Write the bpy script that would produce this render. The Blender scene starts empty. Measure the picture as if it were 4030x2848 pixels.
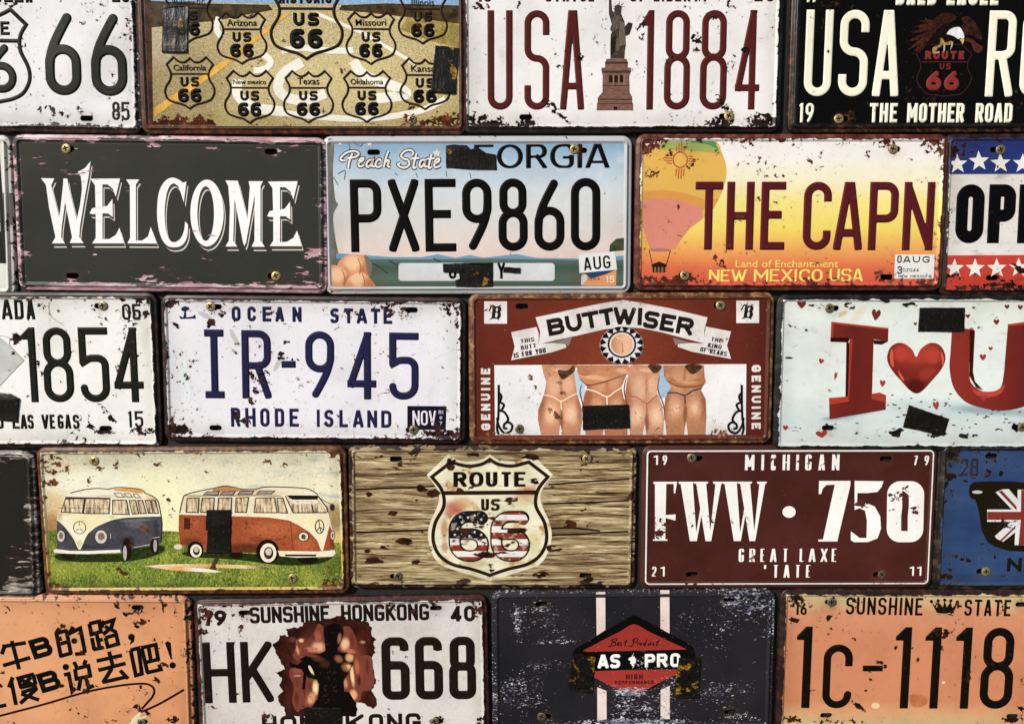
import bpy, bmesh, math, random
import numpy as np
from mathutils import Matrix, Vector
from mathutils.geometry import tessellate_polygon

scene = bpy.context.scene
COL = scene.collection
R = math.radians
random.seed(7)

# ------------------------------------------------------------------ camera, light, exposure
F_PX, CX, CY = 2910.0, 2015.0, 1424.0        # focal length and centre in photo pixels (4030 x 2848)
DIST, PITCH, ZC = 0.735, R(5.0), 1.55        # the camera stands 0.735 m from the wall and looks 5 degrees down
cam_data = bpy.data.cameras.new('camera')
cam_data.lens = 36.0 * F_PX / 4030.0
cam_data.sensor_width = 36.0
cam_data.clip_start = 0.02
cam_data.clip_end = 2000.0
cam = bpy.data.objects.new('camera', cam_data)
COL.objects.link(cam)
cam.location = (0.0, -DIST, ZC)
cam.rotation_euler = (R(90) - PITCH, 0, 0)
scene.camera = cam

SUN = Vector((-0.60, -0.66, 0.50)).normalized()   # towards the sun: left, in front of the wall and above
world = bpy.data.worlds.new('World')
scene.world = world
world.use_nodes = True
wn = world.node_tree
sky = wn.nodes.new('ShaderNodeTexSky')
sky.sky_type = 'NISHITA'
sky.sun_disc = False
sky.sun_elevation = math.asin(SUN.z)
sky.sun_rotation = math.atan2(SUN.x, SUN.y)
bg = wn.nodes['Background']
bg.inputs['Strength'].default_value = 0.07
wn.links.new(sky.outputs['Color'], bg.inputs['Color'])
sun_data = bpy.data.lights.new('sun', 'SUN')
sun_data.energy = 3.9
sun_data.angle = R(3.0)
sun_data.color = (1.0, 0.945, 0.88)
sun = bpy.data.objects.new('sun', sun_data)
COL.objects.link(sun)
sun.rotation_euler = SUN.to_track_quat('Z', 'Y').to_euler()
sun.location = (-2, -3, 4)

vs = scene.view_settings
vs.view_transform = 'Standard'
vs.look = 'None'
vs.exposure = 0.13
vs.gamma = 1.0
vs.use_curve_mapping = False
scene.render.engine = 'CYCLES'
scene.cycles.use_denoising = True
scene.cycles.max_bounces = 4
scene.cycles.diffuse_bounces = 2
scene.cycles.glossy_bounces = 2
scene.cycles.use_adaptive_sampling = True
scene.cycles.adaptive_threshold = .015

# ------------------------------------------------------------------ helpers: colour, nodes
GAIN = 1.0
def lin(h):
    """'rrggbb' as seen in the photo -> linear base colour"""
    if not isinstance(h, str):
        return tuple(h)
    v = [int(h[i:i + 2], 16) / 255 for i in (0, 2, 4)]
    v = [x / 12.92 if x <= .04045 else ((x + .055) / 1.055) ** 2.4 for x in v]
    return tuple(min(.88, max(.0025, x * GAIN * (.84 + .16 * x) - .003)) for x in v)

class NT:
    """tiny wrapper to build node trees"""
    def __init__(s, tree):
        s.t = tree
    def n(s, kind, **kw):
        nd = s.t.nodes.new('ShaderNode' + kind)
        for k, v in kw.items():
            setattr(nd, k, v)
        return nd
    def put(s, sock, v):
        if isinstance(v, bpy.types.NodeSocket):
            s.t.links.new(v, sock)
        elif v is not None:
            if sock.type == 'RGBA' and len(v) == 3:
                v = (*v, 1)
            sock.default_value = v
    def m(s, op, a, b=None, c=None, clamp=False):
        nd = s.n('Math', operation=op, use_clamp=clamp)
        for i, v in enumerate((a, b, c)):
            s.put(nd.inputs[i], v)
        return nd.outputs[0]
    def noise(s, co, scale, detail=3, rough=.55, dist=0, out='Fac'):
        nd = s.n('TexNoise')
        s.put(nd.inputs['Vector'], co)
        s.put(nd.inputs['Scale'], scale)
        s.put(nd.inputs['Detail'], detail)
        s.put(nd.inputs['Roughness'], rough)
        s.put(nd.inputs['Distortion'], dist)
        return nd.outputs[0 if out == 'Fac' else 1]
    def ramp(s, fac, stops, mode='LINEAR'):
        nd = s.n('ValToRGB')
        cr = nd.color_ramp
        cr.interpolation = mode
        while len(cr.elements) < len(stops):
            cr.elements.new(.5)
        for e, (p, c) in zip(cr.elements, stops):
            e.position = p
            e.color = (*lin(c), 1)
        s.put(nd.inputs[0], fac)
        return nd.outputs[0]
    def rng(s, v, a, b, c=0., d=1., smooth=True):
        nd = s.n('MapRange', interpolation_type='SMOOTHSTEP' if smooth else 'LINEAR', clamp=True)
        for i, x in enumerate((v, a, b, c, d)):
            s.put(nd.inputs[i], x)
        return nd.outputs[0]
    def mix(s, fac, a, b, mode='MIX'):
        nd = s.n('Mix', data_type='RGBA', blend_type=mode)
        s.put(nd.inputs[0], fac)
        s.put(nd.inputs[6], a)
        s.put(nd.inputs[7], b)
        return nd.outputs[2]
    def mapping(s, co, loc=(0, 0, 0), rot=(0, 0, 0), scale=(1, 1, 1), kind='POINT'):
        nd = s.n('Mapping', vector_type=kind)
        s.put(nd.inputs['Vector'], co)
        nd.inputs['Location'].default_value = loc
        nd.inputs['Rotation'].default_value = rot
        nd.inputs['Scale'].default_value = scale
        return nd.outputs[0]

def plain_mat(name, fn):
    m = bpy.data.materials.new(name)
    m.use_nodes = True
    nt = NT(m.node_tree)
    b = m.node_tree.nodes['Principled BSDF']
    co = nt.n('TexCoord').outputs['Object']
    fn(nt, co, b)
    return m

def mesh_obj(name, verts, faces, mat, parent=None, smooth=False):
    me = bpy.data.meshes.new(name)
    me.from_pydata(verts, [], faces)
    if smooth:
        me.polygons.foreach_set('use_smooth', [True] * len(me.polygons))
    me.update()
    if mat:
        me.materials.append(mat)
    o = bpy.data.objects.new(name, me)
    COL.objects.link(o)
    o.parent = parent
    return o

# ------------------------------------------------------------------ helpers: outlines and signed-distance meshes
def catmull(pts, closed=True, sub=6):
    p = [np.array(q[:2], float) for q in pts]
    n = len(p)
    out = []
    for i in range(n if closed else n - 1):
        if closed:
            a, b, c, d = p[i - 1], p[i], p[(i + 1) % n], p[(i + 2) % n]
        else:
            a, b, c, d = p[max(i - 1, 0)], p[i], p[i + 1], p[min(i + 2, n - 1)]
        for k in range(sub):
            t = k / sub
            out.append(tuple(.5 * (2 * b + (c - a) * t + (2 * a - 5 * b + 4 * c - d) * t * t + (3 * b - 3 * c + d - a) * t ** 3)))
    if not closed:
        out.append(tuple(p[-1]))
    return out

def fillet(pts, closed, rad):
    """round the corners of a polyline; pts (x, y, r) in final units -> list of (x, y, is_sharp)"""
    n = len(pts)
    out = []
    for i, q in enumerate(pts):
        r = q[2] if len(q) > 2 else rad
        p = np.array(q[:2], float)
        end = (not closed) and i in (0, n - 1)
        if end or r <= 0:
            out.append((p[0], p[1], True))
            continue
        a = np.array(pts[i - 1][:2], float) - p
        b = np.array(pts[(i + 1) % n][:2], float) - p
        la, lb = np.linalg.norm(a), np.linalg.norm(b)
        if la < 1e-9 or lb < 1e-9:
            out.append((p[0], p[1], True))
            continue
        ua, ub = a / la, b / lb
        ang = math.acos(max(-1, min(1, float(ua @ ub))))
        if ang > 3.1:
            out.append((p[0], p[1], False))
            continue
        fa = .5 if (closed or i - 1 not in (0,)) else 1.0
        fb = .5 if (closed or i + 1 not in (n - 1,)) else 1.0
        cut = min(r / math.tan(ang / 2), la * fa, lb * fb)
        rr = cut * math.tan(ang / 2)
        bis = (ua + ub) / np.linalg.norm(ua + ub)
        c = p + bis * (rr / math.sin(ang / 2))
        s, e = p + ua * cut - c, p + ub * cut - c
        a0, a1 = math.atan2(s[1], s[0]), math.atan2(e[1], e[0])
        da = (a1 - a0 + math.pi) % (2 * math.pi) - math.pi
        k = max(3, int(abs(da) / .22))
        for j in range(k + 1):
            t = a0 + da * j / k
            out.append((c[0] + rr * math.cos(t), c[1] + rr * math.sin(t), False))
    return out

_CASES = {1: ['A', 'ab', 'da'], 2: ['B', 'bc', 'ab'], 4: ['C', 'cd', 'bc'], 8: ['D', 'da', 'cd'],
          3: ['A', 'B', 'bc', 'da'], 6: ['B', 'C', 'cd', 'ab'], 12: ['C', 'D', 'da', 'bc'], 9: ['D', 'A', 'ab', 'cd'],
          7: ['A', 'B', 'C', 'cd', 'da'], 14: ['B', 'C', 'D', 'da', 'ab'], 13: ['C', 'D', 'A', 'ab', 'bc'], 11: ['D', 'A', 'B', 'bc', 'cd'],
          15: ['A', 'B', 'C', 'D'], 5: ['A', 'ab', 'bc', 'C', 'cd', 'da'], 10: ['B', 'bc', 'cd', 'D', 'da', 'ab']}
def sdf_mesh(f, x0, y0, x1, y1, step, height):
    """the inside (f < 0) of a distance field as a quad grid with a cut edge; height(d, x, y) gives the relief"""
    nx, ny = max(2, int(math.ceil((x1 - x0) / step)) + 1), max(2, int(math.ceil((y1 - y0) / step)) + 1)
    xs, ys = np.linspace(x0 - step * .5, x1 + step * .5, nx + 1), np.linspace(y0 - step * .5, y1 + step * .5, ny + 1)
    X, Y = np.meshgrid(xs, ys)
    D = f(X, Y)
    D = np.where(np.abs(D) < 1e-6, -1e-6, D)
    ins = D < 0
    verts, index = [], {}
    h, w = D.shape
    code = (ins[:-1, :-1] * 1 + ins[:-1, 1:] * 2 + ins[1:, 1:] * 4 + ins[1:, :-1] * 8)
    faces = []
    def corner(j, i):
        k = (j, i)
        if k not in index:
            index[k] = len(verts)
            verts.append((X[j, i], Y[j, i], D[j, i]))
        return index[k]
    def edge(j, i, j2, i2):
        k = (min((j, i), (j2, i2)), max((j, i), (j2, i2)))
        if k not in index:
            d1, d2 = D[j, i], D[j2, i2]
            t = d1 / (d1 - d2)
            index[k] = len(verts)
            verts.append((X[j, i] + (X[j2, i2] - X[j, i]) * t, Y[j, i] + (Y[j2, i2] - Y[j, i]) * t, 0.0))
        return index[k]
    for j, i in zip(*np.nonzero(code)):
        pos = {'A': (j, i), 'B': (j, i + 1), 'C': (j + 1, i + 1), 'D': (j + 1, i)}
        fc = []
        for tok in _CASES[int(code[j, i])]:
            if len(tok) == 1:
                fc.append(corner(*pos[tok]))
            else:
                fc.append(edge(*pos[tok[0].upper()], *pos[tok[1].upper()]))
        faces.append(fc)
    if not verts:
        return [], []
    V = np.array(verts)
    z = height(V[:, 2], V[:, 0], V[:, 1])
    return np.column_stack([V[:, 0], V[:, 1], z]), faces

def box_sdf(X, Y, cx, cy, ux, uy, hl, hw):
    dx, dy = X - cx, Y - cy
    a = np.abs(dx * ux + dy * uy) - hl
    b = np.abs(-dx * uy + dy * ux) - hw
    return np.maximum(a, b)

# ------------------------------------------------------------------ a stroke alphabet (skeletons in a unit box)
def _arc6():
    return [(.74, 1), (.55, .88), (.34, .74), (.15, .59), (.03, .43), (0, .28)]
G = {
 '0': [([(0, 0), (1, 0), (1, 1), (0, 1)], 1, .5)],
 '2': [([(0, .74), (0, 1), (1, 1), (1, .62), (0, .06, 0), (0, 0, 0), (1, 0)], 0, .5)],
 '3': [([(0, .78), (0, 1), (1, 1), (1, .53), (.4, .53)], 0, .5), ([(.4, .53), (1, .53), (1, 0), (0, 0), (0, .22)], 0, .5)],
 '4': [([(1, .2), (0, .2, 0), (.76, 1, 0), (.76, 0)], 0, 0)],
 '5': [([(1, 1), (0, 1, 0), (0, .54)], 0, 0), ([(0, .54, 0), (.3, .6), (1, .6), (1, 0), (0, 0), (0, .16)], 0, .5)],
 '6': [(_arc6(), 0, -1), ([(0, 0), (1, 0), (1, .56), (0, .56)], 1, .5)],
 '7': [([(0, 1), (1, 1, 0), (.35, 0)], 0, 0)],
 '8': [([(0, 0), (1, 0), (1, .53), (0, .53)], 1, .5), ([(.05, .53), (.95, .53), (.95, 1), (.05, 1)], 1, .5)],
 'A': [([(0, 0), (.42, 1)], 0, 0), ([(.58, 1), (1, 0)], 0, 0), ([(.2, .22), (.8, .22)], 0, 0)],
 'B': [([(0, 0), (0, 1, 0), (.95, 1), (.95, .53), (0, .53)], 0, .4), ([(0, .53), (1, .53), (1, 0), (0, 0, 0)], 0, .4), ([(0, 0), (0, 1)], 0, 0)],
 'C': [([(1, .74), (1, 1), (0, 1), (0, 0), (1, 0), (1, .26)], 0, .5)],
 'D': [([(0, 0, 0), (0, 1, 0), (1, 1), (1, 0)], 1, .42)],
 'E': [([(1, 1), (0, 1, 0), (0, 0, 0), (1, 0)], 0, 0), ([(0, .52), (.78, .52)], 0, 0)],
 'F': [([(1, 1), (0, 1, 0), (0, 0)], 0, 0), ([(0, .52), (.78, .52)], 0, 0)],
 'G': [([(1, .76), (1, 1), (0, 1), (0, 0), (1, 0), (1, .44, 0), (.6, .44)], 0, .5)],
 'H': [([(0, 0), (0, 1)], 0, 0), ([(1, 0), (1, 1)], 0, 0), ([(0, .5), (1, .5)], 0, 0)],
 'I': [([(.5, 0), (.5, 1)], 0, 0)],
 'i': [([(.5, 0), (.5, 1)], 0, 0), ([(.04, 0), (.96, 0)], 0, 0), ([(.04, 1), (.96, 1)], 0, 0)],
 'J': [([(1, 1), (1, 0), (0, 0), (0, .25)], 0, .5)],
 'K': [([(0, 0), (0, 1)], 0, 0), ([(1, 1), (.08, .42)], 0, 0), ([(.3, .56), (1, 0)], 0, 0)],
 'L': [([(0, 1), (0, 0, 0), (1, 0)], 0, 0)],
 'M': [([(0, 0), (0, 1)], 0, 0), ([(0, 1), (.5, .3)], 0, 0), ([(.5, .3), (1, 1)], 0, 0), ([(1, 1), (1, 0)], 0, 0)],
 'N': [([(0, 0), (0, 1)], 0, 0), ([(0, 1), (1, 0)], 0, 0), ([(1, 0), (1, 1)], 0, 0)],
 'P': [([(0, .46), (0, 1, 0), (1, 1), (1, .46), (0, .46, 0)], 0, .4), ([(0, 0), (0, 1)], 0, 0)],
 'Q': [([(0, 0), (1, 0), (1, 1), (0, 1)], 1, .5), ([(.6, .25), (1, 0)], 0, 0)],
 'R': [([(0, .48), (0, 1, 0), (1, 1), (1, .48), (0, .48, 0)], 0, .4), ([(0, 0), (0, 1)], 0, 0), ([(.55, .48), (1, 0)], 0, 0)],
 'S': [([(1, .77), (1, 1), (0, 1), (0, .52), (1, .52), (1, 0), (0, 0), (0, .23)], 0, .5)],
 'T': [([(0, 1), (1, 1)], 0, 0), ([(.5, 0), (.5, 1)], 0, 0)],
 'U': [([(0, 1), (0, 0), (1, 0), (1, 1)], 0, .5)],
 'V': [([(0, 1), (.46, 0)], 0, 0), ([(.54, 0), (1, 1)], 0, 0)],
 'W': [([(0, 1), (.24, 0)], 0, 0), ([(.28, 0), (.5, .85)], 0, 0), ([(.5, .85), (.72, 0)], 0, 0), ([(.76, 0), (1, 1)], 0, 0)],
 'X': [([(0, 0), (1, 1)], 0, 0), ([(0, 1), (1, 0)], 0, 0)],
 'Y': [([(0, 1), (.5, .48)], 0, 0), ([(1, 1), (.5, .48)], 0, 0), ([(.5, .5), (.5, 0)], 0, 0)],
 'Z': [([(0, 1), (1, 1, 0), (0, 0, 0), (1, 0)], 0, 0)],
 'c': [([(1, .68), (1, 1), (0, 1), (0, 0), (1, 0), (1, .2)], 0, .5)],
 '-': [([(0, .5), (1, .5)], 0, 0)],
 ',': [([(.5, .1), (.3, -.1)], 0, 0)],
 "'": [([(.5, 1), (.5, .8)], 0, 0)],
}
G['O'] = G['0']
G['b'] = [([(.97, .83), (.97, 1), (0, 1), (0, 0), (1, 0), (1, .56), (0, .56, 0)], 0, .5)]   # a six with a hooked top
G['9'] = [([(1 - x, 1 - y, *r) for x, y, *r in p], c, k) for p, c, k in G['6']]
WIDTHS = {'I': .34, '1': .55, 'M': 1.3, 'W': 1.45, "'": .3, ' ': .7, '-': .6, 'i': .7, 'E': .9, 'F': .9, 'L': .88}

def glyph(ch, W, H, sw, thin=1.0, serif=0.0, slab=0.0, boxy=None):
    """distance function of one character in a W x H box; sw = stroke width, thin = horizontal/vertical ratio"""
    hw = sw / 2
    segs = []          # cx, cy, ux, uy, half length, half width
    circ = []
    polys = []
    if ch == '1' and not serif:
        f = min(.86, 1 - sw * .85 / H)
        pl = [(W - sw, 0), (W, 0), (W, H), (W - sw * .8, H), (0, H * f + sw * .25), (0, H * f - sw * .25), (W - sw, H * f - sw * .25)]
        polys.append(np.array(pl))
    else:
        key = 'I' if ch == '1' else ch
        sx, sy = max(W - sw, 1e-5), max(H - sw * (thin if thin < 1 else 1), 1e-5)
        hy = hw * (thin if thin < 1 else 1)
        if ch in 'I1':
            sx = W - sw
        for pts, closed, rad in G.get(key, G['0']):
            if ch in 'Sb' and sw / sy > .2:          # bold hooks stay open
                t = min(.95, max(.78, .52 + 1.45 * sw / sy))
                pts = [(pts[0][0], t)] + pts[1:-1] + ([(pts[-1][0], 1.04 - t)] if ch == 'S' else pts[-1:])
            q = [(hw + p[0] * sx, hy + p[1] * sy) + ((p[2] * sx,) if len(p) > 2 else ()) for p in pts]
            if rad < 0:
                poly = [(x, y, False) for x, y in catmull(q, False, 4)]
                poly[0] = (*poly[0][:2], False)
            else:
                rr = rad * sx * (boxy if boxy else 1)
                poly = fillet(q, closed, rr)
            n = len(poly)
            for i in range(n if closed else n - 1):
                a, b = poly[i], poly[(i + 1) % n]
                dx, dy = b[0] - a[0], b[1] - a[1]
                L = math.hypot(dx, dy)
                if L < 1e-6:
                    continue
                ux, uy = dx / L, dy / L
                w = hw * (thin + (1 - thin) * abs(uy) ** 1.5) if thin < 1 else hw
                keep = not (ch in 'SCGbc235J' and abs(uy) > abs(ux))     # hooked ends stop short
                ea = w if a[2] and (keep or closed or i > 0) else 0.0
                eb = w if b[2] and (keep or closed or i + 2 < n) else 0.0
                segs.append(((a[0] + b[0]) / 2 + ux * (eb - ea) / 2, (a[1] + b[1]) / 2 + uy * (eb - ea) / 2, ux, uy, L / 2 + (ea + eb) / 2, w))
                if not b[2]:
                    if closed or i + 2 < n:
                        circ.append((b[0], b[1], w))
            if serif:
                for idx in (0, n - 1):
                    if closed:
                        break
                    x, y, _ = poly[idx]
                    nx_, ny_, _ = poly[1 if idx == 0 else n - 2]
                    if abs(ny_ - y) < .5 * abs(nx_ - x):
                        continue
                    if y < H * .06:
                        segs.append((x, slab / 2, 1, 0, serif, slab / 2))
                    elif y > H * .94:
                        segs.append((x, H - slab / 2, 1, 0, serif, slab / 2))
    def f(X, Y):
        d = np.full(X.shape, 1e9)
        for s in segs:
            d = np.minimum(d, box_sdf(X, Y, *s))
        for cx, cy, r in circ:
            d = np.minimum(d, np.hypot(X - cx, Y - cy) - r)
        for pl in polys:
            d = np.minimum(d, poly_sdf(pl, X, Y))
        pad = serif if serif else 0
        return np.maximum(d, np.maximum(np.abs(X - W / 2) - W / 2 - pad, np.abs(Y - H / 2) - H / 2))
    return f

def poly_sdf(P, X, Y):
    P = np.asarray(P, float)
    d = np.full(X.shape, 1e18)
    sgn = np.zeros(X.shape, bool)
    n = len(P)
    for i in range(n):
        a, b = P[i], P[(i + 1) % n]
        ex, ey = b - a
        wx, wy = X - a[0], Y - a[1]
        t = np.clip((wx * ex + wy * ey) / max(ex * ex + ey * ey, 1e-12), 0, 1)
        d = np.minimum(d, (wx - ex * t) ** 2 + (wy - ey * t) ** 2)
        c = ((a[1] > Y) != (b[1] > Y))
        if ey != 0:
            sgn ^= c & (X < ex * (Y - a[1]) / ey + a[0])
    return np.sqrt(d) * np.where(sgn, -1, 1)
# ------------------------------------------------------------------ the wall and the ground
WALL_Y = 0.0
def wall_mat(nt, co, b):
    n = nt.noise(co, 9, 5)
    n2 = nt.noise(co, 140, 4)
    c = nt.ramp(n, [(.3, '121211'), (.7, '1b1a18')])
    nt.put(b.inputs['Base Color'], nt.mix(.35, c, nt.ramp(n2, [(.3, '0d0d0c'), (.7, '242320')])))
    nt.put(b.inputs['Roughness'], .78)
    bp = nt.n('Bump')
    nt.put(bp.inputs['Strength'], .3)
    nt.put(bp.inputs['Distance'], .002)
    nt.put(bp.inputs['Height'], n2)
    nt.put(b.inputs['Normal'], bp.outputs[0])
def box_mesh(x0, x1, y0, y1, z0, z1):
    v = [(x, y, z) for x in (x0, x1) for y in (y0, y1) for z in (z0, z1)]
    f = [(0, 1, 3, 2), (4, 6, 7, 5), (0, 4, 5, 1), (2, 3, 7, 6), (0, 2, 6, 4), (1, 5, 7, 3)]
    return v, f
wall = mesh_obj('wall', *box_mesh(-3.5, 3.5, 0, .2, 0, 3.0), plain_mat('dark_painted_wall', wall_mat))
wall['kind'] = 'structure'
def ground_mat(nt, co, b):
    n = nt.noise(co, 4, 6)
    nt.put(b.inputs['Base Color'], nt.ramp(n, [(.3, '4a4844'), (.7, '6a6660')]))
    nt.put(b.inputs['Roughness'], .9)
ground = mesh_obj('ground', [(-600, -600, 0), (600, -600, 0), (600, 600, 0), (-600, 600, 0)], [(0, 1, 2, 3)], plain_mat('grey_paving', ground_mat))
ground.location.z = -.004
ground['kind'] = 'structure'

# ------------------------------------------------------------------ a plate on the wall
LAYER = 6e-5
MPP = .000252                     # metres per photo pixel, roughly, on the plates
def photo_to_wall(px, py, h):
    u, v = (np.asarray(px, float) - CX) / F_PX, (CY - np.asarray(py, float)) / F_PX
    dy = math.cos(PITCH) + v * math.sin(PITCH)
    t = (DIST - h) / dy
    return u * t, ZC + (-math.sin(PITCH) + v * math.cos(PITCH)) * t

def screw_mat(nt, co, b):
    oi = nt.n('ObjectInfo').outputs['Random']
    n = nt.noise(co, 700, 3)
    c = nt.mix(nt.rng(n, .5, .8, 0., .5), nt.ramp(oi, [(0, 'b09c68'), (.5, '8c8168'), (1, '6e644e')]), lin('4a3c28'))
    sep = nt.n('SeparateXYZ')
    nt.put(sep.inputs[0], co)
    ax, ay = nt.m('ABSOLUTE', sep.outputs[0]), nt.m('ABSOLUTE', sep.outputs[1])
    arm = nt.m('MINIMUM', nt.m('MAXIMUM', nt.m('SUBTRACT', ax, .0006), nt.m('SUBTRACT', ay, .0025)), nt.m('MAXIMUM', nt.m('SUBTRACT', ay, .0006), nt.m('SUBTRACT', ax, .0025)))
    c = nt.mix(nt.rng(arm, .0003, -.0001), c, lin('1e170e'))      # shade of the cross recess, painted in as a dark colour
    nt.put(b.inputs['Base Color'], c)
    nt.put(b.inputs['Metallic'], .5)
    nt.put(b.inputs['Roughness'], .45)
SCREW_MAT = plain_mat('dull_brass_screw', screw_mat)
def _screw():
    r = .0046
    def hgt(d, x, y):
        rr = np.hypot(x, y) / r
        z = .0014 * np.sqrt(np.clip(1.02 - rr ** 2 * .9, 0, 1)) - .0002
        arm = np.minimum(np.maximum(np.abs(x) - .00055, np.abs(y) - .0024), np.maximum(np.abs(y) - .00055, np.abs(x) - .0024))
        return z - .0009 * np.clip((.0002 - arm) / .0004, 0, 1)
    v, f = sdf_mesh(lambda X, Y: np.hypot(X, Y) - r, -r, -r, r, r, .00028, hgt)
    me = bpy.data.meshes.new('screw')
    me.from_pydata(v.tolist(), [], f)
    me.polygons.foreach_set('use_smooth', [True] * len(me.polygons))
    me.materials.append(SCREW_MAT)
    return me
SCREW_MESH = _screw()

def tape_nodes(gold):
    def fn(nt, co, b):
        n = nt.noise(co, 60, 5, .6)
        n2 = nt.noise(co, 400, 3)
        c = nt.ramp(n2, [(.3, '12110c'), (.75, '22201a')])
        c = nt.mix(nt.rng(n2, .66, .72, 0., .5), c, lin('6a6454'))
        if gold:
            g = nt.rng(n, .62 - gold * .1, .66 - gold * .1)
            c = nt.mix(g, c, nt.ramp(n2, [(.35, '2b1a08'), (.5, '7a5a20'), (.7, 'b58a3c')]))
        nt.put(b.inputs['Base Color'], c)
        nt.put(b.inputs['Roughness'], .36)
        b.inputs['Specular IOR Level'].default_value = .22
        bp = nt.n('Bump')
        nt.put(bp.inputs['Strength'], .5)
        nt.put(bp.inputs['Distance'], .0022)
        nt.put(bp.inputs['Height'], nt.m('ADD', n, nt.m('MULTIPLY', nt.noise(nt.mapping(co, scale=(3, .6, 1)), 45, 3), .8)))
        nt.put(b.inputs['Normal'], bp.outputs[0])
    return plain_mat('black_tape', fn)
TAPE = [tape_nodes(0), tape_nodes(.2), tape_nodes(.6)]

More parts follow.
